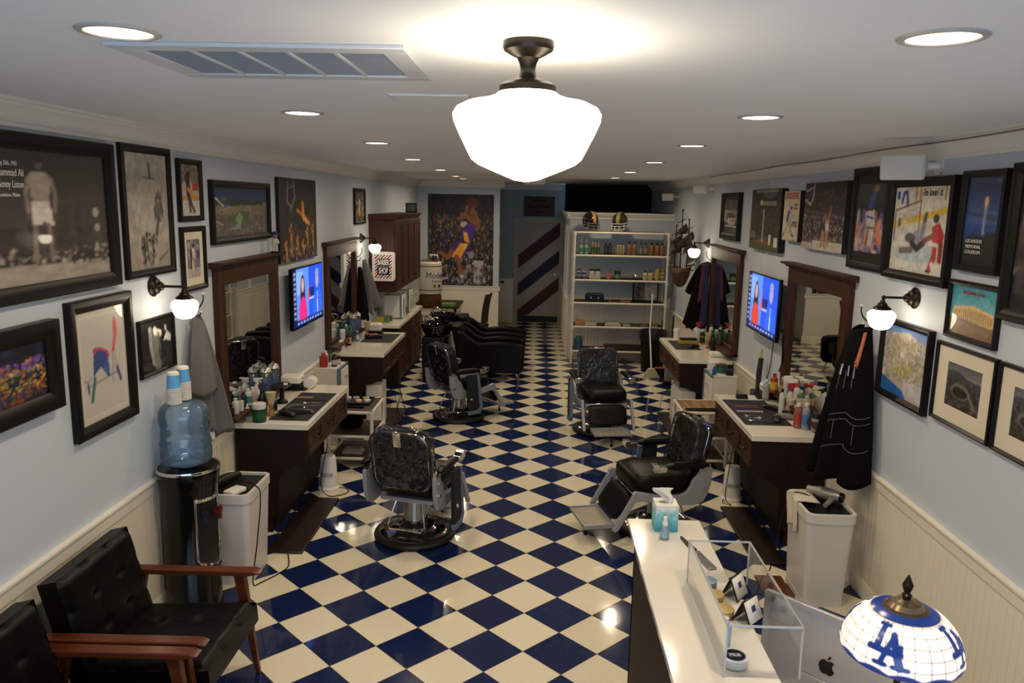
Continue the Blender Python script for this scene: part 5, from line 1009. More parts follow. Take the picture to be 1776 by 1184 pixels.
def shears(lab, loc, rz):
    t = thing('scissors', lab, 'scissors', loc, rz, 'steel shears on the vanities')
    g = MB()
    for s in (-1, 1):
        g.prism([(0, s*.001), (.09, s*.004), (.09, s*.007), (0, s*.012)], .001+.0015*(s > 0), .003+.0015*(s > 0), 'Z').tube([(0, s*.003, .003), (-.04, -s*.012, .003)], .003, 6)
        g.tube([(-.055+.016*math.cos(a), -s*.016+.012*math.sin(a), .003) for a in np.linspace(0, 2*PI, 14)], .0025, 6)
    g.build('blades', CHROME, t)
def comb(lab, loc, rz, col, L=.18):
    g = MB().box(-L/2, 0, 0, L/2, .012, .004)
    for k in range(int(L/.008)): g.box(-L/2+k*.008, -.022, 0, -L/2+k*.008+.004, 0, .003)
    o = g.build('hair_comb', cm(col), loc=loc, rot=(0, 0, rz)); tag(o, lab, 'comb', 'combs laid on the vanities')
def counter_mat(lab, x0, y0, x1, y1, z=.8805): tag(MB().box(x0, y0, z, x1, y1, z+.004).build('counter_mat', RUBBER, bev=.001), lab, 'mat', 'black rubber mats on the vanities')
def steamer(lab, loc, rz):
    t = thing('towel_steamer', lab, 'appliance', loc, rz, 'white and black counter appliances')
    MB().prism(rrect(.14, .17, .02), 0, .065, 'Z').build('base', BLACKP, t, bev=.006); MB().prism(rrect(.15, .18, .02), .065, .13, 'Z').build('cover', WHITEP, t, bev=.012); MB().box(-.02, -.092, .10, .02, -.089, .108).build('badge', BLACKP, t); MB().box(-.05, -.13, .0, .05, -.085, .012).build('tray', BLACKP, t)
Z0 = .881; ZM = .8846; ZL = .967
counter_mat('black rubber mat on the left front vanity', -2.24, .10, -1.93, .98); counter_mat('black rubber mat on the left rear vanity', -2.30, 3.52, -1.92, 4.15); counter_mat('black rubber mat on the right front vanity', 1.49, .34, 1.86, 1.14); counter_mat('black rubber mat on the right rear vanity', 1.50, 3.56, 1.80, 4.18)
# left front vanity
bottle('product_can', 'squat dark green can with a white lid at the front of the left vanity', (-2.29, .055, Z0), .05, .145, '12401F', 'D5D2C6', 'jar', band='1C5A2A')
bottle('small_bottle', 'small white bottle with blue label left of the green can', (-2.41, .12, Z0), .02, .12, 'C8C8C4', 'D8D5CC', band='2A62B0')
bottle('spray_bottle', 'black spray bottle behind the green can', (-2.33, .24, Z0), .034, .25, '101418', '0C0C0C', 'spray', band='2A3642', rz=.4)
duster('pale bristled neck brush standing beside the black spray bottle', (-2.25, .21, Z0+.004))
bottle('green_bottle', 'dark bottle with teal green base next to the neck brush', (-2.28, .36, ZM), .026, .12, '0E5A4A', '101010', band='101418')
clipper('black hair clipper nearest the camera on the left front mat', (-2.13, .22, ZM), 2.6); clipper('black hair clipper in the middle of the left front mat', (-2.04, .30, ZM), .3); clipper('grey hair clipper behind the black ones on the left front mat', (-2.14, .42, ZM), .9, '4A4A4A')
shears('steel shears on the left front mat beside the clippers', (-2.03, .52, ZM), .5); shears('steel shears on the left front mat nearer the pink comb', (-2.05, .62, ZM), .2)
comb('pink comb on the left front mat', (-2.16, .80, ZM+.001), .05, 'C8917E', .15); comb('black comb on the left front mat', (-2.05, .72, ZM+.001), .2, '0C0C0C')
barbicide('blue disinfectant jar on the mirror ledge, nearer the camera', (-2.43, .62, ZL)); barbicide('blue disinfectant jar on the mirror ledge, nearer the television', (-2.42, .78, ZL))
t = thing('clipper_holder', 'round black clipper holder with flared rim below the disinfectant jars', 'holder', (-2.30, .62, Z0))
MB().lathe([(.0001, 0), (.05, 0), (.045, .02), (.02, .04), (.018, .11), (.055, .135), (.085, .15), (.08, .155), (.0001, .14)], n=24).build('stand', BLACKP, t); MB().box(.02, -.012, .155, .05, .012, .17).build('tag', WHITEP, t)
for k, (y, r, h, col, cap, kd, bd, lb) in enumerate(((-.13, .02, .09, '16120F', '0C0C0C', 'round', None, 'short dark bottle at the near end of the left front ledge'), (-.05, .026, .12, 'C9C9C0', 'D8D5CC', 'round', None, 'white pump bottle second along the left front ledge'), (.03, .03, .10, 'D0CFC8', '1F6A4A', 'flat', None, 'wide white bottle with green cap on the left front ledge'), (.12, .022, .13, '101014', '0C0C0C', 'round', '2A2A34', 'tall black bottle in the middle of the left front ledge'), (.21, .028, .13, 'BFC9C9', 'D8D5CC', 'round', '2E8A7A', 'white bottle with teal label on the left front ledge'), (.31, .028, .12, 'C9A79A', 'D8D5CC', 'round', None, 'clear pink bottle on the left front ledge'), (.42, .032, .17, 'CFCEC8', 'CFCEC8', 'spray', None, 'white spray bottle on the left front ledge'))):
    bottle('ledge_bottle', lb, (-2.43, y, ZL), r, h, col, cap, kd, band=bd, grp='bottles on the left front ledge')
steamer('white topped black appliance at the far end of the left front vanity', (-2.36, 1.10, Z0), PI/2)
tag(MB().cyl((-2.22, 1.12, .931), (-2.22, 1.24, .931), .05, n=24).build('paper_roll', mat('soft_paper', 'D6D2C6', .9)), 'white paper roll lying beside the white topped appliance', 'roll')
t = thing('player_figurine', 'small baseball player figurine with dark blue cap on the left mirror cornice', 'figurine', (-2.42, .93, 2.114))
MB().lathe([(.0001, 0), (.035, 0), (.036, .012), (.0001, .013)], n=20).build('stand', BLACKP, t); FW = mat('figurine_white', 'BDB9B0', .4)
MB().tube([(-.012, 0, .012), (-.012, 0, .06)], .011).tube([(.014, 0, .012), (.012, 0, .06)], .011).tube([(0, 0, .06), (0, 0, .10), (0, 0, .12)], [.022, .025, .018], 12).tube([(-.022, 0, .11), (-.035, -.015, .085), (-.02, -.03, .075)], .008).tube([(.022, 0, .11), (.036, -.012, .085), (.02, -.03, .08)], .008).build('body', FW, t)
MB().ball((0, 0, .145), .026, 1, 1, 1.1).build('head', mat('figurine_skin', '8A5A44', .5), t); MB().lathe([(.028, .15), (.026, .168), (.015, .178), (.0001, .18)], n=18).prism(rrect(.03, .03, .01, cy=-.03), .15, .154, 'Z').build('cap', mat('figurine_cap', '1E2A6A', .5), t)
# drawer unit tops
bottle('sharps_box', 'translucent red sharps container on the left white drawer unit', (-2.40, 2.27, .836), .042, .15, 'B8281E', 'C23A2C', 'flat'); bottle('pump_bottle', 'black pump bottle with pale label beside the red sharps box', (-2.30, 2.32, .836), .03, .13, '141210', '0C0C0C', band='B8AE94'); bottle('product_jar', 'glass jar with red base and black lid on the left drawer unit', (-2.30, 2.44, .836), .036, .09, 'B06A5A', '141414', 'jar', band='C9C4B8'); bottle('white_bottle', 'white bottle behind the black pump bottle on the left drawer unit', (-2.42, 2.42, .836), .03, .15, 'CFCBC2', 'D8D5CC'); bottle('brown_bottle', 'slim dark brown bottle at the back of the left drawer unit', (-2.42, 2.53, .836), .02, .17, '3A1A12', '1A1010', 'long')
bottle('blue_bottle', 'small bright blue bottle with black cap on the right drawer unit', (1.70, 2.40, .836), .022, .085, '1F4FA8', '0C0C0C'); bottle('green_jar', 'wide green jar with dark lid on the right drawer unit', (1.80, 2.52, .836), .06, .09, '2E6A4A', '2A3A34', 'jar'); bottle('black_jar', 'low black jar on the right drawer unit', (1.86, 2.40, .836), .042, .06, '1A1A18', '101010', 'jar')
tag(MB().prism(rrect(.12, .1, .01), 0, .1, 'Z').build('tissue_pack', mat('soft_paper', 'D6D2C6', .9), loc=(1.74, 2.62, .836), bev=.01), 'white tissue pack at the back of the right drawer unit', 'tissues')
# left rear vanity
duster('pale bristled neck brush standing on the left rear vanity', (-2.30, 3.92, Z0)); barbicide('blue disinfectant jar on the left rear ledge, nearer the camera', (-2.43, 3.72, ZL)); barbicide('blue disinfectant jar on the left rear ledge, nearer the smocks', (-2.43, 3.96, ZL))
for k, (x, y, r, h, col, cap, kd, bd, z, lb) in enumerate(((-2.38, 3.30, .028, .17, '2A1A10', '8A2A20', 'round', 'B89A3A', Z0, 'dark bottle with yellow label and red cap on the left rear vanity'), (-2.43, 3.38, .026, .15, '1F7A5A', 'D8D5CC', 'round', None, ZL, 'green bottle with white cap on the left rear ledge'), (-2.43, 3.47, .03, .17, '14181E', '0C0C0C', 'spray', '2A3A5A', ZL, 'black spray bottle on the left rear ledge'), (-2.43, 3.57, .026, .15, '2A8A6A', '2A8A6A', 'spray', None, ZL, 'green spray bottle on the left rear ledge'), (-2.35, 3.60, .02, .13, '2A5AA8', 'D8D5CC', 'round', 'C9C9C4', Z0, 'slim blue bottle with white label on the left rear vanity'), (-2.43, 3.20, .03, .12, 'C9C8C0', 'D8D5CC', 'jar', None, ZL, 'white jar at the near end of the left rear ledge'))):
    bottle('ledge_bottle', lb, (x, y, z), r, h, col, cap, kd, band=bd, grp='bottles by the left rear mirror')
tag(MB().prism(rrect(.16, .14, .02), 0, .10, 'Z').build('towel_stack', mat('soft_paper', 'D6D2C6', .9), loc=(-2.24, 4.12, Z0+.045), bev=.02), 'white towel pack at the far side of the left rear vanity', 'towels')
tag(MB().prism(rrect(.18, .16, .01), 0, .045, 'Z').build('black_box', BLACKP, loc=(-2.24, 4.12, Z0), bev=.004), 'flat black box beneath the white towel pack', 'box')
t = thing('clipper_kit', 'dark clipper kit with pinkish red lid on the left rear mat', 'kit', (-2.20, 3.82, ZM), .5); MB().prism(rrect(.2, .14, .02), 0, .035, 'Z').build('case', BLACKP, t, bev=.005); MB().prism(rrect(.12, .09, .01), .035, .05, 'Z').build('guards', mat('dull_red', '8A4A40', .5), t, bev=.004)
t = thing('card_holder', 'small white tent card at the near end of the left rear vanity', 'card', (-2.41, 3.05, Z0), 1.2); MB().add([(-.04, -.03, 0), (.04, -.03, 0), (.04, 0, .11), (-.04, 0, .11), (-.04, .03, 0), (.04, .03, 0)], [(0,1,2,3), (3,2,5,4)]).build('card', mat('card_white', 'D4D0C6', .6), t, thick=.002); MB().bc(0, -.019, .05, .02, .002, .02).build('printed_mark', DL, t)
# right front vanity
comb('orange brown comb, furthest of the row on the right front mat', (1.64, .92, ZM+.001), .02, '8A4A1E', .22); comb('brown comb second in the row on the right front mat', (1.64, .87, ZM+.001), .02, '6E3A1E', .22); comb('deep purple comb third in the row on the right front mat', (1.63, .79, ZM+.001), .02, '1E1850', .22); comb('white comb nearest in the row on the right front mat', (1.63, .74, ZM+.001), .02, 'C9C5B8', .22)
shears('steel shears on the right front mat, further from the camera', (1.62, .60, ZM), .1); shears('steel shears on the right front mat, in the middle', (1.60, .54, ZM), 3.2); shears('steel shears on the right front mat, nearest the camera', (1.62, .47, ZM), .1)
clipper('black hair clipper on the right front vanity beside the bottles', (1.84, .82, ZM), 2.2); clipper('silver hair clipper nearer the camera on the right front vanity', (1.86, .55, ZM), 2.9, '8A8884'); clipper('black hair clipper between the right vanity bottles', (1.92, .66, Z0), 1.9, '151517'); clipper('small black clipper standing near the shears', (1.78, .48, ZM), 1.2, '111214')
t = thing('card_stand', 'low black card stand at the far edge of the right front vanity', 'holder', (1.68, 1.21, Z0)); MB().prism([(-.03, 0), (.03, 0), (.022, .035), (-.01, .035)], -.05, .05, 'X').build('stand', BLACKP, t, bev=.003)
steamer('white topped black appliance at the far end of the right front vanity', (1.95, 1.25, Z0), -PI/2)
RB = [('clear_bottle', 'clear plastic bottle next to the white topped appliance on the right', 1.88, 1.17, Z0, .03, .19, 'BFC4C8', 'D8D8D8', 'round', 'A8A49A', True), ('sauce_bottle', 'yellow and red bottle on the right front vanity', 1.93, 1.12, ZL, .032, .17, 'C0301E', 'B8281C', 'round', 'D8B428', False), ('brown_bottle', 'brown and cream bottle behind the yellow and red one', 1.98, 1.04, ZL, .028, .16, '7A5230', 'C8B48A', 'round', 'B0946A', False),
 ('spray_bottle', 'white spray bottle with bright red trigger on the right front vanity', 1.97, .78, Z0+.0, .034, .25, 'C9C8C4', 'C8201E', 'spray', None, False), ('talc_bottle', 'big white round lidded bottle left of the right front mirror', 2.0, .96, ZL, .04, .18, 'D0CEC6', 'DAD8D0', 'jar', None, False), ('talc_bottle', 'white lidded bottle with blue label on the right front ledge', 2.0, .84, ZL, .042, .18, '3A78A8', 'D4D6D0', 'jar', None, False), ('mist_bottle', 'slim white mist bottle with black nozzle on the right front mat', 1.88, .72, ZM, .022, .21, 'D2D2CC', '141414', 'round', None, False),
 ('pink_bottle', 'short pink and white bottle on the right front vanity', 1.95, .70, Z0, .034, .13, 'C9A094', 'D0B0A6', 'jar', None, False), ('drink_bottle', 'clear bottle with red label and red drink at the near end', 1.88, .30, Z0, .032, .20, 'C87A72', 'D8D8D8', 'round', 'B8352C', True), ('water_bottle', 'clear water bottle with blue label beside the red one', 1.93, .27, Z0, .032, .21, 'C4CCD4', 'E0E0E0', 'round', '3A7AC0', True), ('steel_flask', 'brushed steel flask at the near end of the right front vanity', 1.985, .20, Z0, .033, .15, 'A8A8A8', '141414', 'jar', 'B4B2AE', False),
 ('green_bottle', 'green and cream tube bottle on the right front ledge', 2.0, .62, ZL, .03, .14, '4A7A4A', 'C9B8A0', 'round', 'B8B89A', False), ('red_bottle', 'red capped white bottle on the right front ledge', 2.0, .72, ZL, .028, .17, 'C9C4BA', 'C0301E', 'round', None, False), ('peach_bottle', 'peach coloured bottle beside the black apron', 2.0, .48, ZL, .03, .13, 'B89A86', 'C9C4B8', 'round', None, False), ('black_jar', 'low dark green jar on the right front vanity near the flask', 1.97, .44, Z0, .04, .05, '2A3A26', '1A1A18', 'jar', None, False), ('white_jar', 'short white bottle between the spray and the clippers', 1.97, .58, Z0, .03, .11, 'CFCBC0', 'C8A89A', 'jar', None, False)]
for n_, lb, x, y, z, r, h, col, cap, kd, bd, cl in RB: bottle(n_, lb, (x, y, z), r, h, col, cap, kd, band=bd, clear=cl, grp='bottles on the right front vanity')
t = thing('dust_brush', 'long dark grey handled brush standing against the wall beside the magazine rack', 'brush', (1.99, 1.80, .64), 0); MB().tube([(0, 0, 0), (0, .0, .35), (.01, 0, .5)], [.02, .026, .024, .02], 12).build('handle', mat('dark_grey_foam', '2E2C2A', .8), t); MB().cyl((.01, 0, .5), (.015, 0, .58), .008).build('tip', mat('yellow_tip', 'A8A02A', .6), t)
t = thing('magazine_rack', 'black rack of magazines leaning by the wall between drawer unit and vanity', 'rack', (1.93, 1.60, .40), -.2); MB().box(-.06, -.1, 0, .06, .1, .46).build('rack', BLACKP, t, bev=.01)
for k in range(3): MB().box(-.064-.004*k, -.08, .1+.1*k, -.058-.004*k, .08, .24+.1*k).build('magazine', cm(['8A7468', '5A4A44', 'A89C8E'][k]), t)
tag(MB().box(1.80, 1.42, 0, 2.04, 1.78, .398).build('side_stool', BLACKP, bev=.006), 'plain black low stool under the magazine rack', 'stool')
# right rear vanity
t = thing('paper_cup', 'white paper coffee cup with lid at the far corner of the right rear vanity', 'cup', (1.63, 4.30, Z0)); MB().lathe([(.0001, 0), (.03, 0), (.041, .115), (.0001, .115)], n=24).build('cup', CUPW, t); MB().lathe([(.044, .112), (.045, .122), (.039, .126), (.038, .14), (.0001, .14)], n=24).build('lid', WHITEP, t)
t = thing('brush_tray', 'yellow and black clipper tray on the right rear mat', 'tray', (1.72, 3.98, ZM), .1); MB().prism(rrect(.24, .11, .02), 0, .045, 'Z').build('case', mat('mustard_plastic', 'A8902A', .5), t, bev=.004); g = MB()
for k in range(6): g.bc(-.09+k*.036, 0, .058, .026, .08, .026)
g.build('guards', BLACKP, t, bev=.004)
clipper('black hair clipper on the right rear mat', (1.74, 3.70, ZM), .6); shears('steel shears on the right rear mat', (1.66, 3.74, ZM), .3)
for n_, lb, x, y, z, r, h, col, cap, kd, bd in (('spray_bottle', 'white spray bottle with red trigger on the right rear vanity', 1.86, 4.10, Z0, .034, .26, 'CFCCC6', 'C0201E', 'spray', None), ('dark_bottle', 'black bottle with yellow base on the right rear vanity', 1.90, 3.98, Z0, .032, .15, 'A88A20', '101010', 'jar', '141414'), ('white_bottle', 'white bottle with green cap on the right rear ledge', 1.99, 3.92, ZL, .032, .17, 'C8CCC4', '2A7A4A', 'round', None), ('green_bottle', 'dark green bottle on the right rear ledge', 1.99, 3.80, ZL, .032, .16, '14502E', '0C0C0C', 'round', None), ('white_bottle', 'plain white bottle standing on the right rear vanity top', 1.93, 3.84, Z0, .032, .15, 'CBCFC8', 'D8D5CC', 'round', '6AA08A'), ('green_bottle', 'bright green bottle nearest the mirror on the right rear ledge', 1.99, 3.66, ZL, .03, .15, '2A8A4A', 'D8D5CC', 'round', None), ('tall_black_bottle', 'tall black bottle at the near end of the right rear vanity', 1.92, 3.50, Z0, .028, .2, '14110F', '0C0C0C', 'round', None), ('brown_bottle', 'brown bottle near the mirror on the right rear ledge', 1.99, 3.50, ZL, .03, .18, '4A3A30', '1A1614', 'round', None)): bottle(n_, lb, (x, y, z), r, h, col, cap, kd, band=bd, grp='bottles on the right rear vanity')
duster('pale bristled neck brush standing on the right rear vanity', (1.90, 3.68, Z0))
tag(MB().prism(rrect(.2, .14, .02), 0, .05, 'Z').build('white_towel', mat('soft_paper', 'D6D2C6', .9), loc=(1.92, 3.2, Z0), bev=.015), 'folded white towel at the near end of the right rear vanity', 'towel')
# back worktop
def cabinet(lab, x, y):
    t = thing('towel_warmer', lab, 'towel warmer', (x, y, .881)); MB().box(-.13, -.11, .01, .10, .11, .34).build('body', WHITE, t, bev=.006); MB().box(.095, -.113, .01, .122, .113, .343).build('teal_edge', TEALP, t); MB().box(.12, -.11, .01, .145, .11, .34).build('door', WHITEP, t, bev=.006); MB().box(.145, -.09, .05, .155, -.07, .29).build('handle', CHROME, t); MB().box(-.12, -.1, 0, .12, .1, .012).build('foot', BLACKP, t)
cabinet('white fronted towel warmer on the back worktop, nearer the camera', -2.26, 5.60); cabinet('white fronted towel warmer on the back worktop, further from the camera', -2.26, 6.25)
tag(MB().box(-2.42, 5.02, .881, -2.32, 5.10, .96).build('yellow_box', cm('B8A82A'), bev=.002), 'small yellow box on the near end of the back worktop', 'box'); tag(MB().box(-2.31, 5.10, .881, -2.25, 5.17, .97).build('green_box', cm('4A8A3A'), bev=.002), 'small green box beside the yellow box', 'box'); tag(MB().box(-2.34, 5.24, .881, -2.24, 5.32, .95).build('blue_box', cm('2A5A7A'), bev=.002), 'small dark blue box behind the green box', 'box')
bottle('red_bottle', 'short brownish red bottle between the towel warmers', (-2.16, 5.93, .881), .032, .16, '9A4A34', 'B07A5A', 'round', band='8A5A44'); bottle('green_bottle', 'slim pale bottle at the far end of the back worktop', (-2.16, 6.75, .881), .03, .2, 'B0C4A8', 'D8D5CC', 'round')
tag(MB().lathe([(.0001, 0), (.06, 0), (.07, .06), (.05, .1), (.0001, .11)], n=16).build('potted_plant', cm('4A6A34'), loc=(-2.25, 6.6, .881)), 'small green plant on the far end of the back worktop', 'plant')
t = thing('framed_photo', 'small dark framed photo standing on top of the hanging cupboard', 'photo', (-2.22, 6.9, 2.388)); MB().box(-.09, -.01, 0, .09, .01, .15).build('frame', BLACKW, t, bev=.003); MB().box(-.07, -.013, .02, .07, -.009, .13).build('photo', cm('5A6468'), t)
# keg with cap on the rear desk
t = thing('beer_keg', 'white keg shaped cooler reading Modelo on a brown stand in the rear corner', 'keg', (-2.08, 8.12, .746))
MB().lathe([(.0001, 0), (.2, 0), (.205, .02), (.2, .16), (.17, .18), (.0001, .18)], n=32).build('stand', wood('keg_stand', '3A2416', '5A3A22', .5, 'X'), t)
MB().lathe([(.0001, .18), (.17, .18), (.2, .2), (.208, .24), (.208, .66), (.2, .70), (.17, .725), (.0001, .73)], n=36).build('tank', mat('keg_white', 'BDB8AC', .35), t)
MB().lathe([(.17, .722), (.172, .74), (.12, .755), (.0001, .757)], n=32).build('gold_lid', mat('dull_gold', '8A7340', .4, metal=.6), t); [MB().lathe([(.2085, z-.01), (.21, z), (.2085, z+.01)], n=36).build('gold_band', MATS['dull_gold'], t) for z in (.26, .65)]
text('Modelo', .10, mat('keg_ink', '15182A', .5), t, (0, -.209, .50), width=.40, bend=.209, name='lettering'); text('Especial', .035, MATS['dull_gold'], t, (0, -.209, .41), width=.2, bend=.209)
for k, x in enumerate((-.05, .045)): MB(RZ(x/.209)).cyl((0, -.212, .33), (0, -.207, .33), .026, n=18).cyl((0, -.2135, .33), (0, -.208, .33), .015, n=8).build('crest', MATS['dull_gold' if k == 0 else 'keg_ink'], t)
t.rotation_euler = (0, 0, .75); t.scale = (1, 1, 1.08)
t = thing('baseball_cap', 'red white and black baseball cap sitting on the white keg', 'cap', (-2.02, 8.10, 1.561), .2)
MB().lathe([(.088, 0), (.09, .03), (.075, .075), (.04, .098), (.0001, .104)], n=24, sy=1.1).build('crown', mat('cap_black', '15151C', .8), t)
MB().lathe([(.0905, .005), (.0925, .03), (.078, .075), (.06, .09)], n=9).build('front_panel', mat('cap_white', 'BEB9AF', .8), t, loc=(0, -.006, 0)); MB().prism([(.085*math.cos(a), -.055-.085*math.sin(a)*1.1) for a in np.linspace(0, PI, 12)], .0, .006, 'Z').build('brim', mat('cap_red', '8E1F22', .7), t); MB().bc(0, -.107, .045, .045, .004, .03).build('badge', mat('cap_navy', '16204A', .6), t)
tag(MB().box(-1.86, 7.96, .746, -1.62, 8.12, .80).build('wipes_box', cm('6E9A4A'), bev=.004), 'green and white box on the rear corner desk', 'box')
# ================================================================ RACK IN FRONT OF THE CLOSET
t = thing('pipe_shelf', 'tall white pipe framed rack of hair products in front of the closet', 'shelf rack', (1.15, 7.07, 0))
RX, RD = .745, .20; ZS = (2.13, 1.765, 1.37, 1.0, .61, .21)
for x in (-RX, RX):
    for y in (-RD, RD):
        g = MB().cyl((x, y, 0), (x, y, 2.14), .019, n=14)
        for z in ZS: g.cyl((x, y, z-.045), (x, y, z+.02), .027, n=14)
        g.build('post', PVC, t)
for z in ZS:
    g = MB()
    for y in (-RD, RD): g.cyl((-RX, y, z), (RX, y, z), .018, n=12)
    for x in (-RX, RX): g.cyl((x, -RD, z), (x, RD, z), .016, n=12)
    r = g.build('rail', PVC, t); MB().box(-RX+.02, -RD+.012, z-.004, RX-.02, RD-.012, z+.017).build('shelf_board', mat('dark_shelf_board', '2A221A', .6), r)
SX = lambda px: .48+(px-1003)/147*1.37
names = iter(['at the left end', 'second from the left', 'third from the left', 'fourth from the left', 'fifth from the left', 'sixth from the left', 'seventh from the left', 'eighth from the left', 'ninth from the left', 'tenth from the left', 'eleventh from the left', 'twelfth from the left', 'thirteenth from the left', 'fourteenth from the left', 'fifteenth from the left', 'sixteenth from the left', 'at the right end'])
for px, kd, r, h, col, cap, bd, desc in ((1006.5, 'long', .036, .245, '6AA088', 'C8C8B0', '4A8068', 'pale green long necked bottle'), (1015.5, 'long', .036, .245, '6AA088', 'C8C8B0', '4A8068', 'pale green long necked bottle'), (1026.5, 'round', .028, .20, '8A5A34', 'D8D5CC', '2E5A34', 'orange and green bottle'), (1031, 'round', .026, .19, '8A5A34', 'D8D5CC', '2E5A34', 'orange and green bottle'), (1036, 'round', .028, .20, '8A5A34', 'D8D5CC', '2E5A34', 'orange and green bottle'), (1049, 'round', .03, .185, '1A1220', '0C0C0C', '3A3444', 'near black bottle'), (1056, 'round', .03, .185, '1A1220', '0C0C0C', '3A3444', 'near black bottle'), (1069.5, 'round', .026, .155, '8A7A4A', 'D8D5CC', '968648', 'short amber bottle'), (1074, 'round', .026, .155, '8A7A4A', 'D8D5CC', '968648', 'short amber bottle'), (1079, 'round', .026, .155, '8A7A4A', 'D8D5CC', '968648', 'short amber bottle'),
    (1089, 'round', .03, .21, '9A6A3A', '101010', '8A5430', 'orange bottle with black cap'), (1098, 'round', .03, .21, '9A6A3A', '101010', '8A5430', 'orange bottle with black cap'), (1109.5, 'round', .024, .20, '3A5A54', '4A1A1A', 'A8704A', 'slim teal and orange bottle'), (1117.5, 'round', .024, .20, '3A5A54', '4A1A1A', 'A8704A', 'slim teal and orange bottle'), (1128, 'round', .042, .20, '8A5A30', '1A1210', '845230', 'wide amber bottle'), (1137, 'round', .042, .20, '8A5A30', '1A1210', '845230', 'wide amber bottle'), (1146, 'round', .042, .20, '8A5A30', '1A1210', '845230', 'wide amber bottle')):
    bottle('tonic_bottle', '%s, %s on the second shelf from the top' % (desc, next(names)), (SX(px)+.005, 7.0, 1.783), r, h, col, cap, kd, band=bd, grp='tonic bottles on the pipe rack')
def tin(px, z, r, h, c1, c2, lab, kd='jar', x=None):
    bottle('pomade_tin', lab, (SX(px), 7.0, z), r, h, c1, c2, kd, grp='tins and jars on the pipe rack')
PV = '4A4A78'; zr = 1.388
for k in range(3): tin(1004.5, zr+k*.062, .034, .06, PV, 'B4B0B8', 'purple grey tin in the tall left stack, %s' % ['lowest', 'middle', 'topmost'][k])
for k in range(2): tin(1013.5, zr+k*.062, .034, .06, PV, 'B4B0B8', 'purple grey tin in the short left stack, %s' % ['lower', 'upper'][k])
for k, px in enumerate((1027, 1037)):
    tag(MB().bc(0, 0, .033, .09, .08, .066).build('product_box', cm('B8A88A'), loc=(SX(px), 7.0, zr-.001), bev=.002), 'cream product box under the %s white tin' % ['left', 'right'][k], 'box'); tin(px, zr+.066, .042, .085, 'C4BFB0', '1C1A1A', 'white tin with dark lid on the %s cream box' % ['left', 'right'][k])
tag(MB().cyl((0, 0, .048), (0, .03, .048), .048, n=24).build('round_tin', cm('B8543A'), loc=(SX(1056), 6.97, zr)), 'round orange red tin standing on edge', 'tin')
bottle('glass_jar', 'dark jar with green label on the third shelf', (SX(1071.5), 7.0, zr), .05, .13, '3A3E34', '2A2622', 'jar', band='5A8A5A'); tag(MB().ball((0, 0, .05), .05).build('silver_tin', mat('silver_tin', 'B8B8B4', .25, metal=.8), loc=(SX(1103), 7.0, zr)), 'shiny round silver tin on the third shelf', 'tin')
for k, px in enumerate((1119.5, 1128.5)): bottle('shampoo_bottle', 'white bottle with yellow label, %s of the pair' % ['left', 'right'][k], (SX(px), 7.0, zr), .036, .14, 'C6BFA8', '2A1E18', 'flat', band='B8A22E', grp='white shampoo bottles')
for k in range(3): tin(1140, zr+k*.062, .042, .06, 'B89A2E', 'C0A83A', 'yellow tin in the stack near the right post, %s' % ['lowest', 'middle', 'topmost'][k]); tin(1149.5, zr+k*.062, .038, .06, '7A7A3A', 'B0AC98', 'olive and white tin in the rightmost stack, %s' % ['lowest', 'middle', 'topmost'][k])
def helmet(lab, x, rz, c1, c2, cm_):
    t = thing('football_helmet', lab, 'helmet', (x, 7.02, 2.148), rz, 'football helmets on top of the rack'); t.scale = (1.15, 1.15, 1.15); H = mat(c1+'_helmet', c1, .15, coat=.5)
    def fn(u, v):
        a = 2*PI*u; b = PI*.5-(PI*.5+.75)*v
        r = .125; x_ = r*.86*math.cos(b)*math.cos(a); y_ = r*1.02*math.cos(b)*math.sin(a)+.01; z_ = .145+r*math.sin(b)*1.0
        if math.sin(a) < -.25 and z_ < .15: y_ = max(y_, -.055-.03*(z_-.06)/.09)     # face opening
        return (x_, y_, max(z_, .012))
    MB().surf(fn, 40, 20).build('shell', H, t, smooth=70)
    MB().surf(lambda u, v: (.024*(u-.5)*2, -.129*math.cos(-.2+v*2.2)+.01, .146+.128*math.sin(-.2+v*2.2)+.001), 3, 16).build('stripe', cm(c2), t)
    MB().surf(lambda u, v: ((u-.5)*.16, -.062-.01*math.cos((u-.5)*2), .02+.11*v), 6, 4).build('interior', BLACKP, t)
    g = MB()
    for z, s in ((.115, 1.0), (.082, 1.05), (.045, .98), (.022, .85)): g.tube([(-.108*s, -.02, z+.012), (-.095*s, -.085, z), (-.05*s, -.132, z-.006), (.05*s, -.132, z-.006), (.095*s, -.085, z), (.108*s, -.02, z+.012)], .0052, 8, sub=3)
    for s in (-1, 1): g.tube([(s*.03, -.136, .022), (s*.032, -.142, .075)], .005, 8).tube([(s*.085, -.10, .03), (s*.09, -.095, .12)], .005, 8)
    g.build('face_guard', cm_, t)
helmet('glossy black helmet with gold stripe and dark face guard, left of the two', .655, .45, '14110E', 'B8863A', mat('guard_grey', '8A8580', .3, metal=.5)); helmet('dark bronze helmet with white face guard, right of the two', 1.12, -.35, '2E2A1C', '8A7A40', cm('CFCBC0'))
t = thing('clipper_case', 'rounded black case with two latches on the fourth shelf', 'case', (.76, 7.0, 1.018)); MB().prism(rrect(.30, .13, .04, cy=.065), -.08, .08, 'Y').build('shell', BLACKP, t, bev=.012); MB().box(-.07, -.086, .05, -.05, -.079, .08).box(.05, -.086, .05, .07, -.079, .08).build('latch', STEEL, t)
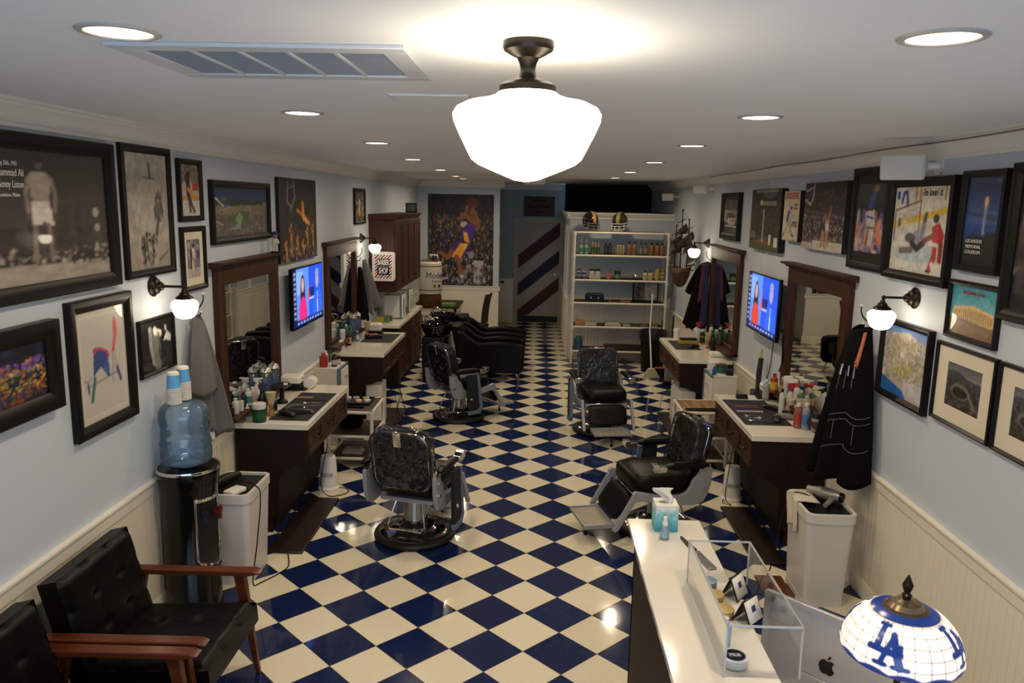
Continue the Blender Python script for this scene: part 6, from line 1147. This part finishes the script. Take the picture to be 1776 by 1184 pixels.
tag(MB().box(1.0, 6.95, 1.018, 1.35, 7.15, 1.035).build('wooden_board', wood('orange_board', '7A4A24', 'A87038', .5, 'X'), bev=.002), 'flat orange brown board in the middle of the fourth shelf', 'board'); tag(MB().box(1.02, 6.93, 1.036, 1.18, 6.98, 1.055).build('small_tools', BLACKP, bev=.004), 'small dark tool lying on the orange board', 'tool')
t = thing('leaning_frame', 'black framed black and white picture leaning on the fourth shelf', 'picture', (1.60, 7.12, 1.018)); g = MB(); fframe(g, .42, .32, .022, .018); g.build('frame', BLACKW, t, loc=(0, 0, .16)); Cv(30, 22, 'A8A49C', 50).re(0, 0, .45, 1, '4A4844').el(.22, .5, .15, .3, '1E1C1A').sp(0, 0, 1, 1, ['7A766E', 'C0BCB4', '3A3834'], 30, .06, .5).mesh('print', .38, .28, PRINT, t, (0, -.01, .16))
g = MB()
for k in range(7): g.bc(1.42+k*.06, 6.98, 1.035, .035, .04, .035+.01*(k % 2))
tag(g.build('small_trinkets', BLACKP, bev=.005), 'row of tiny dark trinkets in front of the leaning frame', 'trinkets', None, 'stuff')
def books(lab, x0, x1, z, h, col, y=7.0, nm='book'): tag(MB().box(x0, y-.1, z, x1, y+.08, z+h).build(nm, cm(col), bev=.003), lab, 'book')
zb = .628; books('orange yellow box at the left of the fifth shelf', .46, .60, zb, .07, 'B8782A', nm='yellow_box'); books('cream book beside the orange yellow box', .61, .80, zb, .05, 'BEB294'); books('thick white book in the middle of the fifth shelf', .94, 1.20, zb, .035, 'BDB6A4'); books('white book topmost of the pile in the middle of the fifth shelf', .96, 1.17, zb+.036, .025, 'C4BEAE')
for k in range(5): books(['thin brown magazine lying third from the right', 'thin cream magazine right of the white books', 'thin grey magazine near the right post', 'dark flat magazine left of the white books', 'tan magazine at the right end of the shelf'][k], *[(1.36, 1.5), (1.23, 1.35), (1.52, 1.64), (.82, .93), (1.66, 1.80)][k], zb, [.02, .03, .022, .02, .028][k], ['5A4632', 'A89A80', '77736A', '2A241E', '8E7E60'][k], nm='magazine')
bottle('green_jug', 'green and blue bottle on the lowest shelf beside the left post', (.52, 6.98, .228), .07, .26, '2A6A5A', 'A8B4A8', 'round', band='2A4A7A'); tag(MB().box(.95, 6.95, .228, 1.55, 7.12, .30).build('brown_carton', cm('3A2618'), bev=.003), 'long dark brown carton on the lowest shelf', 'carton')
# floor things by the rack
t = thing('trash_can', 'tall black trash can lined with a black bag in front of the rack', 'trash can', (1.66, 6.42, 0)); MB().lathe([(.0001, 0), (.17, 0), (.2, .60), (.205, .62), (.0001, .60)], n=32).build('body', BLACKP, t); MB().lathe([(.185, .50), (.215, .52), (.225, .62), (.215, .655), (.18, .66), (.17, .60)], n=24).build('bag', mat('bin_bag', '101012', .3, bump=.8, scale=20), t); MB().ball((-.1, -.17, .02), .022).build('pedal', STEEL, t)
t = thing('push_broom', 'white handled broom with pale fan bristles leaning by the trash can', 'broom', (1.58, 5.93, 0)); MB().tube([(.0, 0, .14), (-.02, .22, .70), (.0, .25, 1.25)], .012, 10).build('handle', WHITEP, t); MB().prism([(-.14, .0), (.14, 0), (.045, .15), (-.045, .15)], -.03, .03, 'Y').build('bristles', mat('straw_bristles', 'B7AE96', .9, bump=.6, scale=120), t, bev=.01)
t = thing('dustpan', 'orange edged dark dustpan with upright handle beside the broom', 'dustpan', (1.76, 6.05, 0)); MB().prism([(-.12, 0), (.12, 0), (.12, .03), (-.12, .16)], -.12, .12, 'X').build('pan', BLACKP, t, bev=.004); MB().prism([(-.125, .15), (-.09, .10), (-.07, .115), (-.105, .17)], -.125, .125, 'X').build('orange_edge', cm('C0461E'), t); MB().tube([(0, .1, .1), (-.02, .12, .85)], .01).build('handle', BLACKP, t)
t = thing('upright_vacuum', 'silver and black upright floor sweeper behind the broom', 'sweeper', (1.80, 5.55, 0)); MB().prism(rrect(.16, .14, .03), .04, .5, 'Z').build('body', mat('sweeper_grey', '6E6862', .4), t, bev=.01); MB().prism(rrect(.22, .2, .03), 0, .06, 'Z').build('foot', BLACKP, t, bev=.01); MB().tube([(0, 0, .5), (.02, .1, 1.0)], .014).build('handle', BLACKP, t)
# ship on the wall
t = thing('model_ship', 'brown rigged model sailing ship hung on the right wall', 'model ship', (XR-.22, 5.45, 1.44), .35)
def hullfn(u, v):
    y = (u-.5)*.56; q = 1-abs(2*(u-.5))**2.4; b = math.sin(PI*v)
    return (.085*q*math.cos(PI*v)*(1 if 1 else 1), y*(1-.25*b), .26+.05*(2*(u-.5))**2-.26*q*b**.7)
MB().surf(hullfn, 30, 16).build('hull', wood('ship_hull', '2A1A10', '4E3320', .6, 'Y', 8), t, thick=.006)
MB().prism([(-.25, .25), (.25, .25), (.25, .262), (-.25, .262)], -.07, .07, 'X').build('deck', wood('ship_deck', '4A3420', '6A4C2E', .6, 'Y', 8), t)
DS = mat('dark_sail_cloth', '4A3F34', .9); RIG = mat('rigging', '1E1914', .8)
g = MB(); y_ = [-.16, .02, .17]; tops = [.95, 1.08, .86]
for y, zt in zip(y_, tops): g.cyl((0, y, .26), (0, y, zt), .012, .007).ball((0, y, zt), .014)
g.tube([(0, -.24, .28), (0, -.42, .42)], .006); g.build('masts', RIG, t)
g = MB()
for y, zt in zip(y_, tops):
    for k, f_ in enumerate((.35, .6, .82)): z = .26+(zt-.26)*f_; MB().cyl((-.14+.03*k, y-.06+.02*k, z-.03), (.14-.03*k, y+.06-.02*k, z+.03), .005).build('yard', RIG, t)
for y, zt in zip(y_, tops):
    for k, (f0, f1) in enumerate(((.38, .58), (.62, .80))):
        z0, z1 = .26+(zt-.26)*f0, .26+(zt-.26)*f1
        MB().surf(lambda u, v: ((u-.5)*(.11-.03*v)*2-.05*math.sin(PI*v)*math.sin(PI*u), y+(u-.5)*(.08-.03*v)-.03*math.sin(PI*v), z0+(z1-z0)*v*(.35+.65*u)-.02), 8, 6).build('sail', DS, t)
MB().add([(0, -.18, .34), (0, -.40, .42), (0, -.17, .66)], [(0,1,2)]).add([(0, -.2, .55), (0, -.36, .46), (0, -.17, .85)], [(0,1,2)]).build('jib', DS, t)
g = MB()
for y, zt in zip(y_, tops):
    for s in (-1, 1):
        for k in (-.05, 0, .05): g.cyl((s*.07, y+k, .26), (0, y, zt*.8), .0018, n=4)
g.cyl((0, -.42, .42), (0, -.16, .95), .002, n=4).cyl((0, -.16, .95), (0, .02, 1.08), .002, n=4).cyl((0, .02, 1.08), (0, .17, .86), .002, n=4).cyl((0, .17, .86), (0, .27, .30), .002, n=4); g.build('rigging', RIG, t)
MB().tube([(.05, -.02, .3), (.17, -.10, .32)], .008).build('wall_bracket', RIG, t)
# ================================================================ RECEPTION COUNTER
t = thing('reception_counter', 'long white topped reception counter in the lower right', 'counter', (.455, -2.06, 0))
MB().box(-.175, -2.6, 1.045, .175, 0, 1.07).build('countertop', mat('counter_gloss_white', 'D9D5CA', .1, coat=.6), t, bev=.003)
MB().box(-.14, -2.6, 0, -.11, -.04, 1.045).box(-.14, -.07, 0, .14, -.04, 1.045).build('front_panel', DARKW, t); MB().box(-.11, -2.6, .08, .10, -.07, 1.045).build('carcass', CREAM, t)
t = thing('reception_desk', 'lower white desk behind the reception counter', 'desk', (1.0, -3.0, 0)); MB().box(-.36, -1.3, .72, .36, .0, .75).build('desktop', MATS['counter_gloss_white'], t, bev=.003); MB().box(.30, -1.3, 0, .34, -.04, .72).box(-.34, -.06, 0, .30, -.03, .72).build('side_panel', CREAM, t)
t = thing('tissue_box', 'teal ombre tissue box with a white tissue standing out of it', 'tissue box', (.445, -2.155, 1.071), .0)
c = Cv(20, 40, '2E97A8', 60); c.grad('2791A4', 'C9D8D4', 0, .85).re(0, .85, 1, 1, 'D6D8D0').sp(0, .1, 1, .8, ['4AA8B4', '6AB8C0', '3A98A8'], 80, .05, .5); tb = attrmat('tissue_box_print', rough=.5)
def cubewrap(co):
    return co
for a in range(4):
    o = c.mesh('side_print', .106, .125, tb, t, (.0535*math.sin(a*PI/2), -.0535*math.cos(a*PI/2), .0635)); o.rotation_euler = (0, 0, a*PI/2)
MB().prism(rrect(.106, .106, .004), .0, .126, 'Z').build('box', mat('tissue_box_top', 'D4D6CE', .5), t); MB().lathe([(.0001, 0), (.034, 0), (.034, .001), (.0001, .001)], (0, 0, .126), 20, sy=.6).build('opening', mat('opening_grey', '8A8880', .6), t)
g = MB().surf(lambda u, v: ((u-.5)*(.03+.07*v)+.012*math.sin(6*v)-.01*v, .012*math.sin(5*u+3*v)+.01*(v-.5), .125+.075*v-.02*abs(u-.4)*v), 12, 10); g.build('tissue', mat('soft_paper', 'D6D2C6', .9), t, thick=.0015, smooth=80)
t = thing('sanitizer_bottle', 'small clear sanitizer bottle with white cap before the tissue box', 'bottle', (.425, -2.285, 1.071)); CLB = glassy('sanitizer_plastic', 'CFE2EC', .72, .05); MB().lathe([(.0001, 0), (.02, 0), (.022, .006), (.022, .05), (.016, .062), (.011, .066), (.0001, .067)], n=22).build('body', CLB, t); MB().lathe([(.012, .064), (.012, .08), (.009, .082), (.009, .105), (.0001, .106)], n=18).build('cap', WHITEP, t); MB().lathe([(.0223, .012), (.0223, .04)], n=22).build('label_band', glassy('label_blue', '9CC4DC', .3), t)
t = thing('phone', 'slim silver and black phone leaning at the left end of the acrylic case', 'phone', (.53, -2.39, 1.0715), .25); MB().box(-.02, -.20, 0, .02, -.03, .008).build('body', mat('phone_silver', 'A8A8AA', .15, metal=.8), t, bev=.003); MB().prism([(-.012, -.01), (.014, -.02), (.006, .12), (-.002, .12)], 0, .01, 'Z').build('strap', BLACKP, t)
AC = glassy('acrylic_sheet', 'F4F6F8', .99, .02, ior=1.25); AE = glassy('acrylic_edge', 'E4E8EA', .55, .1)
t = thing('acrylic_case', 'clear acrylic display case of small items on the reception counter', 'display case', (.57, -3.02, 1.071)); A, B, H = .12, .32, .18
for x0, y0, x1, y1 in ((-A, -B, -A, B), (A, -B, A, B), (-A, -B, A, -B), (-A, B, A, B)): MB().add([(x0, y0, .001), (x1, y1, .001), (x1, y1, H), (x0, y0, H)], [(0,1,2,3)]).build('panel', AC, t)
g = MB()
for x in (-A, A): g.box(x-.003, -B, H-.003, x+.003, B, H+.003).box(x-.003, -B-.003, 0, x+.003, -B+.003, H).box(x-.003, B-.003, 0, x+.003, B+.003, H)
for y in (-B, B): g.box(-A, y-.003, H-.003, A, y+.003, H+.003)
g.build('edges', AE, t)
zc = 1.076
def cased(o): return o
for lab, x, y, c1, c2, r, h in (('blue lidded round tin at the far end of the acrylic case', .52, -2.75, '4A6E9A', '7A93B0', .036, .035), ('gold lidded round tin, further of the two gold ones', .525, -2.85, 'A8873A', 'B89A4A', .036, .03), ('gold lidded round tin, nearer of the two gold ones', .535, -2.96, 'A8873A', 'B89A4A', .038, .03), ('pale yellow tin nearer the camera in the acrylic case', .50, -3.07, 'B8AE7A', 'C4BE9A', .036, .028), ('round white tin with navy printed lid at the near end of the case', .50, -3.27, 'CFCFCC', 'D6D6D4', .044, .03)):
    q = thing('pomade_tin', lab, 'tin', (x, y, zc), 0, 'tins inside the acrylic case'); MB().lathe([(.0001, 0), (r*.96, 0), (r, .004), (r, h*.6), (.0001, h*.6)], n=28).build('body', cm(c1), q); MB().lathe([(r*1.03, h*.55), (r*1.03, h*.95), (r*.95, h), (.0001, h)], n=28).build('lid', cm(c2), q)
    if 'navy' in lab:
        NV = mat('navy_print', '1E2A5A', .5); MB().lathe([(r*.72, h), (r*.72, h+.0008), (r*.80, h+.0008), (r*.80, h)], n=28).build('ring_print', NV, q)
        MB().box(-.022, -.012, h, .022, .012, h+.0008).build('panel_print', NV, q); text('MLB', .014, LW, q, (0, 0, h+.0012), (0, 0, 0), width=.034, ext=.0002)
for k, (x, y, rz) in enumerate(((.615, -2.80, .9), (.62, -2.98, .8))):
    q = thing('card_holder', ['black edged white tent card, further one in the acrylic case', 'black edged white tent card, nearer one in the acrylic case'][k], 'card holder', (x, y, zc), rz, 'tent cards in the acrylic case')
    MB().add([(-.05, -.035, 0), (.05, -.035, 0), (.05, 0, .085), (-.05, 0, .085), (-.05, .035, 0), (.05, .035, 0)], [(0,1,2,3), (3,2,5,4)]).build('stand', BLACKP, q, thick=.004)
    MB().add([(-.044, -.036, .006), (.044, -.036, .006), (.044, -.005, .08), (-.044, -.005, .08)], [(0,1,2,3)]).build('card', mat('card_white', 'D4D0C6', .6), q, thick=.002)
    MB().add([(-.012, -.0245, .04), (.012, -.0245, .04), (.012, -.0165, .06), (-.012, -.0165, .06)], [(0,1,2,3)]).build('printed_mark', NVV if 0 else mat('navy_print', '1E2A5A', .5), q, thick=.001)
bottle('lotion_bottle', 'pale blue tube standing at the near corner of the acrylic case', (.49, -3.17, zc), .02, .11, '9CB8DC', 'C8D4E4', 'flat', grp=None)
# computer
ANG = math.radians(-45)
t = thing('desktop_computer', 'silver all in one computer seen from behind with a black apple logo', 'computer', (.885, -3.10, .751), PI+math.radians(-45) if 0 else math.radians(-45))
ALU = mat('anodised_silver', 'B4B6BC', .28, metal=.75)
MB().prism(rrect(.53, .40, .014, cy=.215), -.004, .012, 'Y').build('back_shell', ALU, t, bev=.003)
MB().surf(lambda u, v: ((u-.5)*.48, -.004-.018*(math.sin(PI*u)*math.sin(PI*v))**.5, .03+.37*v), 16, 12).build('curved_back', ALU, t, smooth=80)
MB().box(-.245, .0121, .075, .245, .0128, .40).build('screen', mat('screen_dark', '0A0C10', .1), t)
MB().prism([(-.04, 0), (-.055, .006), (-.10, .0), (.08, 0), (.08, .006), (-.03, .012), (-.022, .17), (-.03, .17)], -.09, .09, 'X').build('stand', ALU, t, bev=.002)
ap = [(0, .018), (.008, .0215), (.017, .022), (.025, .017), (.020, .010), (.0185, .002), (.021, -.006), (.028, -.012), (.023, -.024), (.016, -.031), (.009, -.031), (0, -.029), (-.009, -.031), (-.016, -.031), (-.024, -.022), (-.029, -.008), (-.028, .007), (-.021, .018), (-.011, .022)]
MB().prism([(a, b+.23) for a, b in ap], -.0245, -.0225, 'Y').prism([(a, b+.23) for a, b in ((.001, .026), (.002, .034), (.007, .040), (.013, .042), (.012, .034), (.007, .028))], -.0245, -.0225, 'Y').build('fruit_logo', mat('logo_black', '0A0A0C', .15), t)
tag(MB().prism(rrect(.13, .06, .015), 0, .02, 'Z').build('white_mouse', WHITEP, loc=(.80, -3.36, .751), rot=(0, 0, -.6), bev=.008), 'white rounded device on the desk below the computer', 'device')
# stained glass lamp
t = thing('table_lamp', 'stained glass table lamp with blue LA letters on a white shade', 'lamp', (1.0, -3.345, .751), 0)
MB().lathe([(.0001, 0), (.075, 0), (.078, .01), (.06, .022), (.025, .035), (.014, .06), (.018, .10), (.012, .16), (.016, .22), (.01, .30), (.01, .56), (.0001, .56)], n=28).build('stand', BRONZE, t)
HL = .435
c = Cv(420, 84, 'FFF3E2', 70)
BL = '142E6E'; LD = '3A2C34'
for k in range(5): y = .16+.155*k; c.re(0, y-.007, 1, y+.007, LD, .7)
for k in range(24): c.re((k+.5)/24-.0016, .05, (k+.5)/24+.0016, .80, LD, .7)
c.re(0, .80, 1, .94, BL)
for k in range(32): c.re(k/32-.0006, .80, k/32+.0006, .94, '14244E', .8)
c.re(0, .94, 1, 1, '3A2E24'); c.re(0, .80-.008, 1, .80+.004, LD)
m_ = np.clip((.045+.055*np.abs(np.cos(PI*12*c.X))-c.Y)*60, 0, 1); c.put(m_, BL)
def P2(x0, pts): return [(x0+a*.078, .19+b*.52) for a, b in pts]
for q in range(4):
    x0 = .25*q+.115
    def LN(pts, w=.0085): c.ln(P2(x0, pts), w*.78, BL)
    # interlocking L and A with serifs
    LN([(-.42, 1.02), (-.42, .34)], .0135); LN([(-.66, 1.04), (-.18, 1.04)]); LN([(-.66, .32), (.42, .32)], .012); LN([(.42, .32), (.42, .52)], .009)
    LN([(.10, .78), (-.20, -.02)], .0095); LN([(.10, .80), (.44, -.02)], .0145); LN([(-.02, .28), (.32, .28)], .008); LN([(-.38, -.04), (-.04, -.04)]); LN([(.22, -.04), (.70, -.04)])
LM = bpy.data.materials.new('stained_glass_lit'); LM.use_nodes = True; nt = LM.node_tree; b = nt.nodes['Principled BSDF']; a = nt.nodes.new('ShaderNodeAttribute'); a.attribute_name = 'Col'
nt.links.new(a.outputs['Color'], b.inputs['Base Color']); nt.links.new(a.outputs['Color'], b.inputs['Emission Color']); b.inputs['Emission Strength'].default_value = .62; b.inputs['Roughness'].default_value = .2
def dome(x, y, z):
    a = -x*2*PI; v = z+.5; th = v*1.36; r = .182*math.cos(th)**.78 if v > .06 else .182-.004*(1-v/.06); r = max(r, .05)
    return (r*math.cos(a), r*math.sin(a), HL+.155*math.sin(th)/math.sin(1.36))
c.a = c.a[:, ::-1].copy()
o = c.mesh('shade', 1, 1, LM, t, (0, 0, 0), fn=dome, grain=0); o.rotation_euler = (0, 0, math.radians(10))
MB().lathe([(.054, .584), (.056, .592), (.045, .607), (.02, .612), (.01, .617)], n=28).build('vented_cap', mat('brass_filigree', '8A7A60', .25, metal=.8), t)
MB().lathe([(.012, .618), (.016, .63), (.008, .637), (.014, .65), (.017, .662), (.012, .674), (.005, .69), (.0001, .70)], n=16).build('finial', BRONZE, t)
l = bpy.data.lights.new('lamp_bulb', 'POINT'); l.energy = 3; l.shadow_soft_size = .04; l.color = (1, .82, .6); q = bpy.data.objects.new('lamp_bulb', l); S.collection.objects.link(q); q.parent = t; q.location = (0, 0, HL+.06)
